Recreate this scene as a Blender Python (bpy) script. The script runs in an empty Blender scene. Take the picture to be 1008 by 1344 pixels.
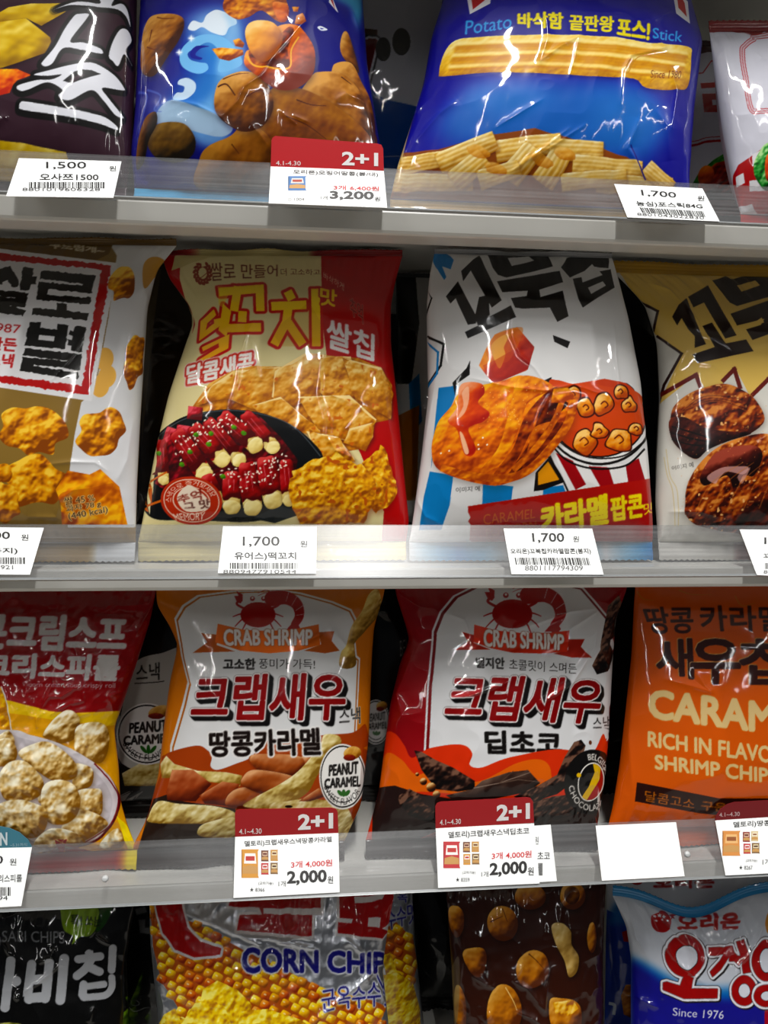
import bpy, math
import numpy as np
from mathutils import Matrix, Vector

SC = bpy.context.scene
COL = SC.collection
# ------------------------------------------------------------------ camera
CAM_F = 1000.0                                   # focal length in pixels of the 1008 x 1344 frame
CAM_P = np.array([0.0, -0.5, 0.100])
CAM_R = np.array([0.99505718, -0.09829051, 0.01414833])
CAM_U = np.array([-0.00306127, 0.11204577, 0.99369833])
CAM_W = np.array([0.09925638, 0.98882998, -0.11119105])
cd = bpy.data.cameras.new('camera')
cd.sensor_fit = 'VERTICAL'
cd.sensor_height = 36.0
cd.lens = CAM_F / 1344 * 36.0
cd.clip_start = 0.01
cam = bpy.data.objects.new('camera', cd)
COL.objects.link(cam)
M4 = Matrix.Identity(4)
for i in range(3):
    M4[i][0], M4[i][1], M4[i][2], M4[i][3] = CAM_R[i], CAM_U[i], -CAM_W[i], CAM_P[i]
cam.matrix_world = M4
SC.camera = cam
# ------------------------------------------------------------------ view, world, lamps
SC.view_settings.view_transform = 'Standard'
SC.view_settings.look = 'None'
SC.view_settings.gamma = 1.0
SC.view_settings.use_curve_mapping = False
SC.view_settings.exposure = -0.22
W = bpy.data.worlds.new('shop_interior')
SC.world = W
W.use_nodes = True
W.node_tree.nodes['Background'].inputs[0].default_value = (0.80, 0.88, 1.0, 1)
W.node_tree.nodes['Background'].inputs[1].default_value = 0.028

def strip_lamp(name, loc, sx, sy, power, aim=None):
    l = bpy.data.lights.new(name, 'AREA')
    l.shape = 'RECTANGLE'; l.size = sx; l.size_y = sy
    l.energy = power; l.color = (1.0, 0.985, 0.96)
    o = bpy.data.objects.new(name, l); COL.objects.link(o)
    o.location = loc
    if aim is not None:
        d = Vector(aim) - Vector(loc)
        o.rotation_euler = d.to_track_quat('-Z', 'Y').to_euler()
    return o
strip_lamp('ceiling_strip_lamp', (0.22, -0.98, 2.5), 0.08, 1.5, 104)
strip_lamp('ceiling_strip_lamp', (-2.30, -0.98, 2.5), 0.08, 1.5, 56)
strip_lamp('ceiling_strip_lamp', (2.90, -0.98, 2.5), 0.08, 1.5, 56)

# unseen narrow strips added over the aisle so film creases catch highlights
strip_lamp('crease_highlight_lamp', (0.05, -3.4, 2.5), 0.022, 3.2, 26)
strip_lamp('crease_highlight_lamp', (-2.30, -3.4, 2.5), 0.022, 3.2, 20)
strip_lamp('crease_highlight_lamp', (2.60, -3.4, 2.5), 0.022, 3.2, 20)

def at(x, y, p0, n):
    """pixel of the photograph -> point on the plane through p0 with normal n"""
    d = CAM_W * CAM_F + CAM_R * (x - 504) + CAM_U * (672 - y)
    n = np.asarray(n, float)
    return CAM_P + d * (((np.asarray(p0, float) - CAM_P) @ n) / (d @ n))

def proj(P):
    D = P - CAM_P
    z = D @ CAM_W
    return np.stack([504 + CAM_F * (D @ CAM_R) / z, 672 - CAM_F * (D @ CAM_U) / z], -1)

# ------------------------------------------------------------------ small tools
def lin(c):
    c = np.asarray(c, float)
    return np.where(c <= 0.04045, c / 12.92, ((c + 0.055) / 1.055) ** 2.4)

def rgb(c):
    if isinstance(c, str):
        c = c.lstrip('#')
        return np.array([int(c[i:i + 2], 16) for i in (0, 2, 4)]) / 255.0
    return np.asarray(c, float)

def raw_mesh(name, V, quads=None, tris=None, smooth=True, mat=None, parent=None, cols=None, mats=None):
    me = bpy.data.meshes.new(name)
    V = np.asarray(V, np.float32)
    me.vertices.add(len(V)); me.vertices.foreach_set('co', V.ravel())
    nq = 0 if quads is None else len(quads)
    nt = 0 if tris is None else len(tris)
    idx = np.concatenate([np.asarray(quads, np.int32).ravel() if nq else np.zeros(0, np.int32),
                          np.asarray(tris, np.int32).ravel() if nt else np.zeros(0, np.int32)])
    me.loops.add(len(idx)); me.loops.foreach_set('vertex_index', idx)
    me.polygons.add(nq + nt)
    st = np.concatenate([np.arange(nq) * 4, nq * 4 + np.arange(nt) * 3]).astype(np.int32)
    me.polygons.foreach_set('loop_start', st)
    me.polygons.foreach_set('use_smooth', np.full(nq + nt, smooth))
    if mats is not None:
        me.polygons.foreach_set('material_index', np.asarray(mats, np.int32))
    if cols is not None:
        a = me.color_attributes.new('print', 'FLOAT_COLOR', 'POINT')
        a.data.foreach_set('color', np.asarray(cols, np.float32).ravel())
    me.update(calc_edges=True)
    if mat is not None:
        for m in (mat if isinstance(mat, (list, tuple)) else [mat]):
            me.materials.append(m)
    o = bpy.data.objects.new(name, me); COL.objects.link(o)
    if parent is not None:
        o.parent = parent
        o.matrix_parent_inverse = Matrix.Identity(4)
        o.location = -Vector(parent.location)
    return o

def empty(name, loc=(0, 0, 0)):
    o = bpy.data.objects.new(name, None); COL.objects.link(o); o.location = loc
    o.empty_display_size = 0.02
    return o

def describe(o, label, cat, group=None, kind=None):
    o['label'] = label; o['category'] = cat
    if group: o['group'] = group
    if kind: o['kind'] = kind
    return o

class MB:
    """collects boxes, profiles and plates into one mesh"""
    def __init__(s): s.v = []; s.q = []; s.t = []; s.n = 0
    def add(s, V, Q=(), T=()):
        s.v.append(np.asarray(V, float))
        s.q += [[i + s.n for i in f] for f in Q]; s.t += [[i + s.n for i in f] for f in T]
        s.n += len(V)
    def box(s, a, b):
        x0, y0, z0 = a; x1, y1, z1 = b
        s.add([(x0, y0, z0), (x1, y0, z0), (x1, y1, z0), (x0, y1, z0), (x0, y0, z1), (x1, y0, z1), (x1, y1, z1), (x0, y1, z1)],
              [(0, 3, 2, 1), (4, 5, 6, 7), (0, 1, 5, 4), (1, 2, 6, 5), (2, 3, 7, 6), (3, 0, 4, 7)])
    def extrude_x(s, prof, x0, x1, closed=True, nx=1):
        n = len(prof)
        xs = np.linspace(x0, x1, nx + 1)
        V = [(x, p[0], p[1]) for x in xs for p in prof]
        Q = [(k * n + i, k * n + (i + 1) % n, (k + 1) * n + (i + 1) % n, (k + 1) * n + i) for k in range(nx) for i in range(n if closed else n - 1)]
        s.add(V, Q)
    def cyl(s, c, axis, r, h, seg=16, dome=0.0):
        c = np.asarray(c, float); ax = np.asarray(axis, float); ax /= np.linalg.norm(ax)
        t = np.cross(ax, [1, 0, 0]) if abs(ax[0]) < .9 else np.cross(ax, [0, 1, 0]); t /= np.linalg.norm(t); b = np.cross(ax, t)
        rings = [(r, 0), (r, h), (r * .7, h + dome * .7), (r * .01, h + dome)]
        V = [c + ax * hh + rr * (t * math.cos(2 * math.pi * k / seg) + b * math.sin(2 * math.pi * k / seg)) for rr, hh in rings for k in range(seg)]
        s.add(V, [(j * seg + k, j * seg + (k + 1) % seg, (j + 1) * seg + (k + 1) % seg, (j + 1) * seg + k) for j in range(3) for k in range(seg)])
    def build(s, name, mat, parent=None, smooth=False):
        return raw_mesh(name, np.concatenate(s.v), s.q or None, s.t or None, smooth, mat, parent)

# ------------------------------------------------------------------ materials
def mat_new(name):
    m = bpy.data.materials.new(name); m.use_nodes = True
    nt = m.node_tree
    return m, nt, nt.nodes['Principled BSDF']

def plain(name, col, rough=0.5, metal=0.0, noise=0.0, scale=60, coat=0.0, bump=0.0):
    m, nt, b = mat_new(name)
    b.inputs['Base Color'].default_value = (*lin(rgb(col)), 1)
    b.inputs['Roughness'].default_value = rough
    b.inputs['Metallic'].default_value = metal
    b.inputs['Coat Weight'].default_value = coat
    tc = nt.nodes.new('ShaderNodeTexCoord')
    n = nt.nodes.new('ShaderNodeTexNoise'); n.inputs['Scale'].default_value = scale; n.inputs['Detail'].default_value = 6
    nt.links.new(tc.outputs['Object'], n.inputs['Vector'])
    if noise:
        mx = nt.nodes.new('ShaderNodeMix'); mx.data_type = 'RGBA'
        c = lin(rgb(col))
        mx.inputs['A'].default_value = (*(c * (1 - noise)), 1); mx.inputs['B'].default_value = (*np.minimum(c * (1 + noise), 1), 1)
        nt.links.new(n.outputs['Fac'], mx.inputs['Factor']); nt.links.new(mx.outputs['Result'], b.inputs['Base Color'])
    if bump:
        bp = nt.nodes.new('ShaderNodeBump'); bp.inputs['Strength'].default_value = bump; bp.inputs['Distance'].default_value = 0.0005
        nt.links.new(n.outputs['Fac'], bp.inputs['Height']); nt.links.new(bp.outputs['Normal'], b.inputs['Normal'])
    return m

def printed(name, rough, coat, coat_rough, metal_rough=0.28, spec=0.12):
    """printed film or card: the colour is the printed artwork stored on the mesh; its alpha marks bare metal foil"""
    m, nt, b = mat_new(name)
    a = nt.nodes.new('ShaderNodeVertexColor'); a.layer_name = 'print'
    nt.links.new(a.outputs['Color'], b.inputs['Base Color'])
    nt.links.new(a.outputs['Alpha'], b.inputs['Metallic'])
    mr = nt.nodes.new('ShaderNodeMapRange'); mr.inputs['To Min'].default_value = rough; mr.inputs['To Max'].default_value = metal_rough
    nt.links.new(a.outputs['Alpha'], mr.inputs['Value']); nt.links.new(mr.outputs['Result'], b.inputs['Roughness'])
    b.inputs['Coat Weight'].default_value = coat; b.inputs['Coat Roughness'].default_value = coat_rough
    b.inputs['Specular IOR Level'].default_value = spec
    return m
FILM = printed('printed_film', 0.42, 0.75, 0.055)
CARD = printed('printed_card', 0.45, 0.15, 0.25, spec=0.3)

def clear_plastic():
    m, nt, b = mat_new('clear_scratched_plastic')
    out = nt.nodes['Material Output']
    nt.nodes.remove(b)
    tr = nt.nodes.new('ShaderNodeBsdfTransparent'); tr.inputs['Color'].default_value = (0.84, 0.845, 0.85, 1)
    df = nt.nodes.new('ShaderNodeBsdfDiffuse'); df.inputs['Color'].default_value = (0.56, 0.565, 0.57, 1)
    gl = nt.nodes.new('ShaderNodeBsdfGlossy'); gl.inputs['Roughness'].default_value = 0.3
    tc = nt.nodes.new('ShaderNodeTexCoord')
    mp = nt.nodes.new('ShaderNodeMapping'); mp.inputs['Scale'].default_value = (6, 40, 900)
    nt.links.new(tc.outputs['Object'], mp.inputs['Vector'])
    n = nt.nodes.new('ShaderNodeTexNoise'); n.inputs['Scale'].default_value = 1.0; n.inputs['Detail'].default_value = 8
    nt.links.new(mp.outputs['Vector'], n.inputs['Vector'])
    n2 = nt.nodes.new('ShaderNodeTexNoise'); n2.inputs['Scale'].default_value = 22.0; n2.inputs['Detail'].default_value = 4
    nt.links.new(tc.outputs['Object'], n2.inputs['Vector'])
    mu = nt.nodes.new('ShaderNodeMath'); mu.operation = 'MULTIPLY'
    nt.links.new(n.outputs['Fac'], mu.inputs[0]); nt.links.new(n2.outputs['Fac'], mu.inputs[1])
    mr = nt.nodes.new('ShaderNodeMapRange')
    mr.inputs['From Min'].default_value = 0.12; mr.inputs['From Max'].default_value = 0.42
    mr.inputs['To Min'].default_value = 0.03; mr.inputs['To Max'].default_value = 0.12
    nt.links.new(mu.outputs['Value'], mr.inputs['Value'])
    m1 = nt.nodes.new('ShaderNodeMixShader'); nt.links.new(mr.outputs['Result'], m1.inputs['Fac'])
    nt.links.new(tr.outputs[0], m1.inputs[1]); nt.links.new(df.outputs[0], m1.inputs[2])
    m2 = nt.nodes.new('ShaderNodeMixShader'); m2.inputs['Fac'].default_value = 0.03
    nt.links.new(m1.outputs[0], m2.inputs[1]); nt.links.new(gl.outputs[0], m2.inputs[2])
    nt.links.new(m2.outputs[0], out.inputs['Surface'])
    return m
CLEAR = clear_plastic()
WHITE_STEEL = plain('white_coated_steel', '#cfcdc6', 0.32, 0, 0.03, 40, 0.2)
TAN_STEEL = plain('cream_coated_steel', '#c4b9a6', 0.4, 0, 0.05, 60)
DARK = plain('dark_grey_panel', '#161617', 0.7, 0, 0.1, 20)
PEG = plain('clear_peg', '#b9bbbb', 0.15, 0, 0.05, 80, 0.6)
EDGE = plain('plastic_cut_edge', '#8f9292', 0.3, 0, 0.1, 80)
# ------------------------------------------------------------------ setting: back wall, floor
b = MB(); b.box((-1.2, 0.46, -1.2), (1.5, 0.48, 0.9)); o = b.build('wall_back', DARK); o['kind'] = 'structure'
b = MB(); b.box((-3, -3, -1.22), (3, 0.5, -1.2)); o = b.build('floor', plain('floor_tile', '#b8b4ac', 0.35, 0, .06, 8)); o['kind'] = 'structure'

# ------------------------------------------------------------------ shelves, each with a clear ticket rail
ZA, ZB, ZC = 0.2385, 0.0, -0.2262           # lower edge of the clear rails
ZD = -0.455
TILT, RAIL_L, ZT = math.radians(38.5), 0.0408, 0.0027
RD = np.array([0, math.sin(TILT), math.cos(TILT)])      # up along the rail
RN = np.array([0, -math.cos(TILT), math.sin(TILT)])     # out of the rail's face
X0, X1 = -0.75, 1.05
FY = 0.017                                   # front face of the shelf edge
def shelf(z, label, rail_label, name='gondola_shelf', yb=0.455):
    root = empty(name, (0.15, FY, z + ZT))
    describe(root, label, 'shelf', 'white gondola shelves')
    zt = z + ZT
    b = MB(); b.box((X0, FY + 0.002, zt - 0.003), (X1, yb, zt - 0.0002))
    b.build('shelf_panel', WHITE_STEEL, root)
    b = MB()
    pr = [(FY + .0006, zt), (FY, zt - .0012), (FY, zt - .0125), (FY + .0007, zt - .0142), (FY + .002, zt - .015),
          (FY + .026, zt - .0148), (FY + .026, zt - .0138), (FY + .003, zt - .0138), (FY + .0014, zt - .0125), (FY + .0014, zt - .0004)]
    b.extrude_x(pr, X0, X1)
    o = b.build('shelf_edge', WHITE_STEEL, root)
    r = MB()
    p0 = np.array([0, 0, z])
    th = 0.0012
    prof = []
    for d, k in ((0, 0), (RAIL_L, 0), (RAIL_L, 1), (0, 1)):
        q = p0 + RD * d - RN * th * k
        prof.append((q[1], q[2]))
    r.extrude_x(prof, X0, X1)
    rail = r.build('price_rail', CLEAR)
    describe(rail, rail_label, 'price rail', 'clear price rails')
    e = MB()
    e.extrude_x([(-.0002, z - .0006), (.0014, z - .0018), (.0030, z - .0006), (.0012, z + .0006)], X0, X1)
    e.build('rail_lower_edge', EDGE, rail)
    return root, rail
SHELVES = {k: shelf(z, lab, rl) for k, z, lab, rl in (
    ('T', ZA + .2365, 'white metal shelf above the blue snack bags, roofing them over', 'clear plastic price rail on the uppermost shelf'),
    ('A', ZA, 'white metal shelf at the top holding the two blue snack bags', 'clear scratched plastic price rail in front of the blue snack bags'),
    ('B', ZB, 'white metal shelf in the middle holding the rice chip and shell chip bags', 'clear scratched plastic price rail in front of the rice chip bag'),
    ('C', ZC, 'white metal shelf holding the two red crab bags and promotion tickets', 'clear scratched plastic price rail carrying the blank white tag'),
    ('D', ZD, 'white metal shelf at the bottom under the black wasabi and corn chip bags', 'clear plastic price rail on the lowest shelf with no tags'))}
b = MB()
RAILP = {'A': np.array([0, 0, ZA]), 'B': np.array([0, 0, ZB]), 'C': np.array([0, 0, ZC]), 'D': np.array([0, 0, ZD])}
# clear pegs joining rail and shelf edge
for key, pts in (('C', [(138, 1153), (902, 1121)]),):
    root, rail = SHELVES[key]
    for x, y in pts:
        P = at(x, y, RAILP[key], RN)
        b = MB(); b.cyl(P - RN * 0.001, RN, 0.0022, 0.0016, 16, 0.0008)
        b.build('rail_peg', PEG, rail, True)
# ------------------------------------------------------------------ artwork raster: shapes are drawn on the bag's own surface grid
def ink(c):
    """print colours as saturated gravure ink: linear values with a little more depth"""
    c = lin(np.clip(c, 0, 1)); g = c @ np.array([.3, .59, .11])
    c = np.clip(g[..., None] + (c - g[..., None]) * 1.12, 0, 1)
    return c ** 1.14
RNG = np.random.default_rng
def vnoise(h, w, sx, sy, seed):
    r = RNG(seed); gh, gw = int(h / sy) + 3, int(w / sx) + 3
    g = r.random((gh, gw))
    y = np.arange(h) / sy; x = np.arange(w) / sx
    y0 = y.astype(int); x0 = x.astype(int)
    fy = (y - y0); fx = (x - x0); fy = fy * fy * (3 - 2 * fy); fx = fx * fx * (3 - 2 * fx)
    a = g[y0][:, x0]; b = g[y0][:, x0 + 1]; c = g[y0 + 1][:, x0]; d = g[y0 + 1][:, x0 + 1]
    fx = fx[None]; fy = fy[:, None]
    return (a * (1 - fx) + b * fx) * (1 - fy) + (c * (1 - fx) + d * fx) * fy
def fbm(h, w, s, seed, octv=4, ar=1.0, gain=0.5):
    out = np.zeros((h, w)); a = 1.0; tot = 0
    for k in range(octv):
        out += a * vnoise(h, w, max(s * ar, 1.0), max(s, 1.0), seed * 31 + k); tot += a; a *= gain; s *= 0.5
    return out / tot
def blur(a, r):
    r = int(round(r))
    if r < 1: return a
    for _ in range(2):
        for ax in (0, 1):
            p = np.pad(a, [(r + 1, r) if i == ax else (0, 0) for i in (0, 1)], mode='edge')
            c = np.cumsum(p, ax)
            n = a.shape[ax]
            a = (np.take(c, range(2 * r + 1, 2 * r + 1 + n), ax) - np.take(c, range(0, n), ax)) / (2 * r + 1)
    return a
def dilate(m, r):
    if r <= 0: return m
    k = int(math.ceil(r)); p = np.pad(m, k + 1); out = m.copy(); h, w = m.shape
    for dy in range(-k, k + 1):
        for dx in range(-k, k + 1):
            wgt = min(1.0, max(0.0, r + 0.5 - math.hypot(dx, dy)))
            if wgt > 0: np.maximum(out, p[k + 1 + dy:k + 1 + dy + h, k + 1 + dx:k + 1 + dx + w] * wgt, out)
    return out
def fill_edges(h, w, E, ss=3):
    m = np.zeros((h, w))
    if len(E) == 0: return m
    x0, x1 = max(int(min(E[:, 0].min(), E[:, 2].min())) - 1, 0), min(int(max(E[:, 0].max(), E[:, 2].max())) + 2, w)
    y0, y1 = max(int(min(E[:, 1].min(), E[:, 3].min())) - 1, 0), min(int(max(E[:, 1].max(), E[:, 3].max())) + 2, h)
    if x1 <= x0 or y1 <= y0: return m
    H, Wd = (y1 - y0) * ss, (x1 - x0) * ss
    F = (E - np.array([x0, y0, x0, y0])) * ss
    sw = F[:, 1] > F[:, 3]
    F[sw] = F[sw][:, [2, 3, 0, 1]]
    a = np.clip(np.ceil(F[:, 1] - .5), 0, H).astype(int); bb = np.clip(np.ceil(F[:, 3] - .5), 0, H).astype(int)
    n = bb - a; k = n > 0; F = F[k]; a = a[k]; n = n[k]
    if len(F) == 0: return m
    idx = np.repeat(np.arange(len(F)), n)
    row = np.arange(n.sum()) - np.repeat(np.cumsum(n) - n, n) + a[idx]
    t = (row + .5 - F[idx, 1]) / (F[idx, 3] - F[idx, 1])
    xx = F[idx, 0] + t * (F[idx, 2] - F[idx, 0])
    c = np.clip(np.ceil(xx - .5), 0, Wd).astype(int)
    acc = np.bincount(row * (Wd + 1) + c, minlength=H * (Wd + 1)).reshape(H, Wd + 1)
    ins = (np.cumsum(acc, 1)[:, :Wd] & 1).astype(float)
    m[y0:y1, x0:x1] = ins.reshape(y1 - y0, ss, x1 - x0, ss).mean((1, 3))
    return m
def ring(P):
    P = np.asarray(P, float); return np.concatenate([P, np.roll(P, -1, 0)], 1)
def subdiv(P, step, closed=True):
    P = np.asarray(P, float); Q = np.roll(P, -1, 0) if closed else P[1:]
    out = []
    for a, b in zip(P, Q):
        n = max(1, int(np.hypot(*(b - a)) / step)); out += [a + (b - a) * k / n for k in range(n)]
    if not closed: out.append(P[-1])
    return np.array(out)
def spline(P, closed=True, n=8):
    P = np.asarray(P, float); N = len(P); out = []
    for i in range(N if closed else N - 1):
        if closed: p0, p1, p2, p3 = P[i - 1], P[i], P[(i + 1) % N], P[(i + 2) % N]
        else: p0, p1, p2, p3 = P[max(i - 1, 0)], P[i], P[i + 1], P[min(i + 2, N - 1)]
        for k in range(n):
            t = k / n
            out.append(.5 * (2 * p1 + (p2 - p0) * t + (2 * p0 - 5 * p1 + 4 * p2 - p3) * t * t + (3 * p1 - p0 - 3 * p2 + p3) * t ** 3))
    if not closed: out.append(P[-1])
    return np.array(out)
def ell(cx, cy, rx, ry, rot=0, n=40):
    a = np.linspace(0, 2 * math.pi, n, endpoint=False); c, s = math.cos(math.radians(rot)), math.sin(math.radians(rot))
    return np.stack([cx + rx * np.cos(a) * c - ry * np.sin(a) * s, cy + rx * np.cos(a) * s + ry * np.sin(a) * c], 1)
def Z(ox, oy, k):
    """measurements taken on an enlarged detail whose corner is ox,oy at k times life size"""
    return lambda P: [(ox + x / k, oy + y / k) for x, y in P]
def blocks(*lines, w=10):
    """straight brush strokes with square ends: list of polygons"""
    out = []
    for L in lines:
        L = np.asarray(L, float)
        for a, b in zip(L[:-1], L[1:]):
            d = (b - a) / max(np.hypot(*(b - a)), 1e-6); n = np.array([-d[1], d[0]]) * w / 2
            e = d * w / 2 if len(L) > 2 else d * 0
            a2 = a - e * (not np.array_equal(a, L[0])); b2 = b + e * (not np.array_equal(b, L[-1]))
            out.append([a2 + n, b2 + n, b2 - n, a2 - n])
    return out
def lump(cx, cy, rx, ry, rot=0, amp=.12, seed=0, n=14, k=5):
    r = RNG(seed + 7); P = ell(0, 0, 1, 1, 0, n) * (1 + amp * (r.random((n, 1)) * 2 - 1))
    c, s = math.cos(math.radians(rot)), math.sin(math.radians(rot))
    P = spline(P, True, k) * np.array([rx, ry])
    return np.stack([cx + P[:, 0] * c - P[:, 1] * s, cy + P[:, 0] * s + P[:, 1] * c], 1)
def thick(P, w0, w1=None, smooth=False):
    """outline of a stroke along P"""
    w1 = w0 if w1 is None else w1
    P = spline(P, False, 8) if smooth else np.asarray(P, float)
    d = np.gradient(P, axis=0); d /= np.maximum(np.linalg.norm(d, axis=1, keepdims=True), 1e-6)
    nrm = np.stack([-d[:, 1], d[:, 0]], 1); w = np.linspace(w0, w1, len(P))[:, None] / 2
    return np.concatenate([P + nrm * w, (P - nrm * w)[::-1]])
_TXT = {}
def text_edges(s):
    """outline edges of a string, scaled to its ink box: x 0..1 left to right, y 0..1 top to bottom"""
    if s in _TXT: return _TXT[s]
    c = bpy.data.curves.new('t', 'FONT'); c.body = s; c.resolution_u = 3
    o = bpy.data.objects.new('t', c); COL.objects.link(o)
    m = o.to_mesh()
    nv = len(m.vertices); V = np.zeros(nv * 3); m.vertices.foreach_get('co', V); V = V.reshape(-1, 3)[:, :2]
    tr = np.array([list(p.vertices) for p in m.polygons]) if len(m.polygons) else np.zeros((0, 3), int)
    ed = np.sort(np.concatenate([tr[:, [0, 1]], tr[:, [1, 2]], tr[:, [2, 0]]]), 1)
    u, cnt = np.unique(ed, axis=0, return_counts=True)
    bd = u[cnt == 1]
    lo, hi = V.min(0), V.max(0)
    N = (V - lo) / np.maximum(hi - lo, 1e-6); N[:, 1] = 1 - N[:, 1]
    A, B = N[bd[:, 0]], N[bd[:, 1]]
    o.to_mesh_clear(); bpy.data.objects.remove(o); bpy.data.curves.remove(c)
    res = (A, B, N, tr)
    _TXT[s] = res
    return res
def quad_map(Q):
    Q = np.asarray(Q, float)      # TL TR BR BL
    def f(N):
        x, y = N[:, :1], N[:, 1:]
        return (Q[0] * (1 - x) + Q[1] * x) * (1 - y) + (Q[3] * (1 - x) + Q[2] * x) * y
    return f
def bx(x0, y0, x1, y1): return [(x0, y0), (x1, y0), (x1, y1), (x0, y1)]
def arc_map(cx, cy, r_top, r_bot, a0, a1):
    """text round a circle: a in degrees, image sense (y down)"""
    def f(N):
        a = np.radians(a0 + (a1 - a0) * N[:, 0]); r = r_top + (r_bot - r_top) * N[:, 1]
        return np.stack([cx + r * np.cos(a), cy + r * np.sin(a)], 1)
    return f

class Bag:
    def __init__(s, key, y0, lean, left, right, T, y_off=0.0, res=0.00045, n=2.2, peak=0.38, pw=0.75, clip=None, sag=None):
        """left / right: the bag's side outlines bottom to top, measured where the bag stands on its leaning plane"""
        s.z = {'A': ZA, 'B': ZB, 'C': ZC, 'D': ZD}[key] + ZT; s.key = key
        s.p0 = np.array([0, y0, s.z]); a = math.radians(lean)
        s.up = np.array([0, math.sin(a), math.cos(a)]); s.nr = np.array([0, -math.cos(a), math.sin(a)])
        pl = lambda P: np.array([[(q := at(x, y, s.p0, s.nr))[0], (q - s.p0) @ s.up] for x, y in P])
        s.sag = sag
        s.T, s.n, s.peak, s.pw, s.res = T, n, peak, pw, res
        vv = np.linspace(0, 1, 201)
        roof = {'A': ZA + .2365, 'B': ZA, 'C': ZB, 'D': ZC}[key] + ZT - .003      # underside of the shelf above
        qtop = (roof - .0075 - s.z) / math.cos(a)
        def side(P):
            P = pl(P); P[0, 1] = max(P[0, 1], .0150); P[-1, 1] = min(P[-1, 1], qtop); q = P[:, 1]; v = (q - q[0]) / (q[-1] - q[0])
            A = np.stack([np.interp(vv, v, P[:, 0]), np.interp(vv, v, q)], 1)
            K = np.pad(A, ((8, 8), (0, 0)), mode='reflect', reflect_type='odd')
            return np.stack([np.convolve(K[:, i], np.hanning(19)[1:-1] / np.hanning(19)[1:-1].sum(), 'valid') for i in (0, 1)], 1)
        s.vv, s.L, s.R = vv, side(left), side(right)
        s.h = (s.L[-1, 1] - s.L[0, 1] + s.R[-1, 1] - s.R[0, 1]) / 2
        s.w = np.abs(s.R[:, 0] - s.L[:, 0]).mean()
        # even spacing round the front
        aa = np.linspace(0, math.pi, 2001)
        xs = -np.sign(np.cos(aa)) * np.abs(np.cos(aa)) ** (2 / n); ys = np.abs(np.sin(aa)) ** (2 / n) * T / s.w
        al = np.concatenate([[0], np.cumsum(np.hypot(np.diff(xs), np.diff(ys)))])
        s.arc = (al / al[-1], xs); s.alen = al[-1] * s.w / 2
        # visible window in px -> fine grid there, coarse elsewhere
        s._window(clip)
        s._inverse()
        s.img = np.ones((len(s.vr), len(s.ur), 4)); s.img[..., 3] = 0
        s.Hh, s.Ww = s.img.shape[:2]
        s.relief = np.zeros((s.Hh, s.Ww))
        s.k = 0.0005 / res
    def S(s, u, v, disp=None):
        """u 0..1 round the front by length, v 0 bottom .. 1 top"""
        x = np.interp(u, *s.arc)
        Lx, Lq, Rx, Rq = (np.interp(v, s.vv, A) for A in (s.L[:, 0], s.L[:, 1], s.R[:, 0], s.R[:, 1]))
        t = (x + 1) / 2
        X = Lx + (Rx - Lx) * t; q = Lq + (Rq - Lq) * t - s.dip(t) * v ** 5
        f = s.thick_at(v) * (np.maximum(1 - np.abs(x) ** s.n, 0)) ** (1 / s.n)
        if disp is not None: f = f + disp
        return np.stack([X, s.p0[1] + s.up[1] * q + s.nr[1] * f, s.p0[2] + s.up[2] * q + s.nr[2] * f], -1)
    def dip(s, t):
        return s.sag[0] * np.exp(-((t - s.sag[1]) / s.sag[2]) ** 2) if s.sag else 0 * t
    def thick_at(s, v):
        k = math.log(.5) / math.log(s.peak)
        return s.T / 2 * np.sin(math.pi * np.clip(v, 0, 1) ** k) ** s.pw
    def _window(s, clip):
        u = np.linspace(0, 1, 81); v = np.linspace(0, 1, 81)
        U, V = np.meshgrid(u, v); P = proj(s.S(U, V))
        ok = (P[..., 0] > -12) & (P[..., 0] < 1020) & (P[..., 1] > -12) & (P[..., 1] < 1356)
        if clip: ok &= (P[..., 0] > clip[0]) & (P[..., 0] < clip[2]) & (P[..., 1] > clip[1]) & (P[..., 1] < clip[3])
        us, vs = U[ok], V[ok]
        def axis(lo, hi, length):
            lo, hi = max(0, lo - .0125), min(1, hi + .0125)
            n = max(20, int((hi - lo) * length / s.res))
            a = np.linspace(lo, hi, n)
            pre = np.linspace(0, lo, max(2, int(lo * 30) + 2))[:-1] if lo > 1e-6 else []
            post = np.linspace(hi, 1, max(2, int((1 - hi) * 30) + 2))[1:] if hi < 1 - 1e-6 else []
            return np.concatenate([pre, a, post])
        s.ur = axis(us.min(), us.max(), s.alen); s.vr = axis(vs.min(), vs.max(), s.h)[::-1]   # rows run top to bottom
    def _inverse(s):
        u = np.linspace(.015, .985, 45); v = np.linspace(0.0, 1, 45)
        U, V = np.meshgrid(u, v); P = s.S(U, V)
        du = s.S(U + .003, V) - s.S(U - .003, V); dv = s.S(U, V + .003) - s.S(U, V - .003)
        N = np.cross(du, dv); N /= np.linalg.norm(N, axis=-1, keepdims=True)
        D = CAM_P - P; D /= np.linalg.norm(D, axis=-1, keepdims=True)
        ok = (N * D).sum(-1) > .22
        q = proj(P)[ok]
        s.c0 = q.mean(0); s.cs = np.abs(q - s.c0).max()
        A = s._basis(q)
        s.cu = np.linalg.lstsq(A, U[ok], rcond=None)[0]; s.cv = np.linalg.lstsq(A, V[ok], rcond=None)[0]
        s.err = (np.abs(A @ s.cu - U[ok]).max() * s.alen, np.abs(A @ s.cv - V[ok]).max() * s.h)
    def _basis(s, q):
        x = (q[..., 0] - s.c0[0]) / s.cs; y = (q[..., 1] - s.c0[1]) / s.cs
        return np.stack([x ** i * y ** j for i in range(7) for j in range(7 - i)], -1)
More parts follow.
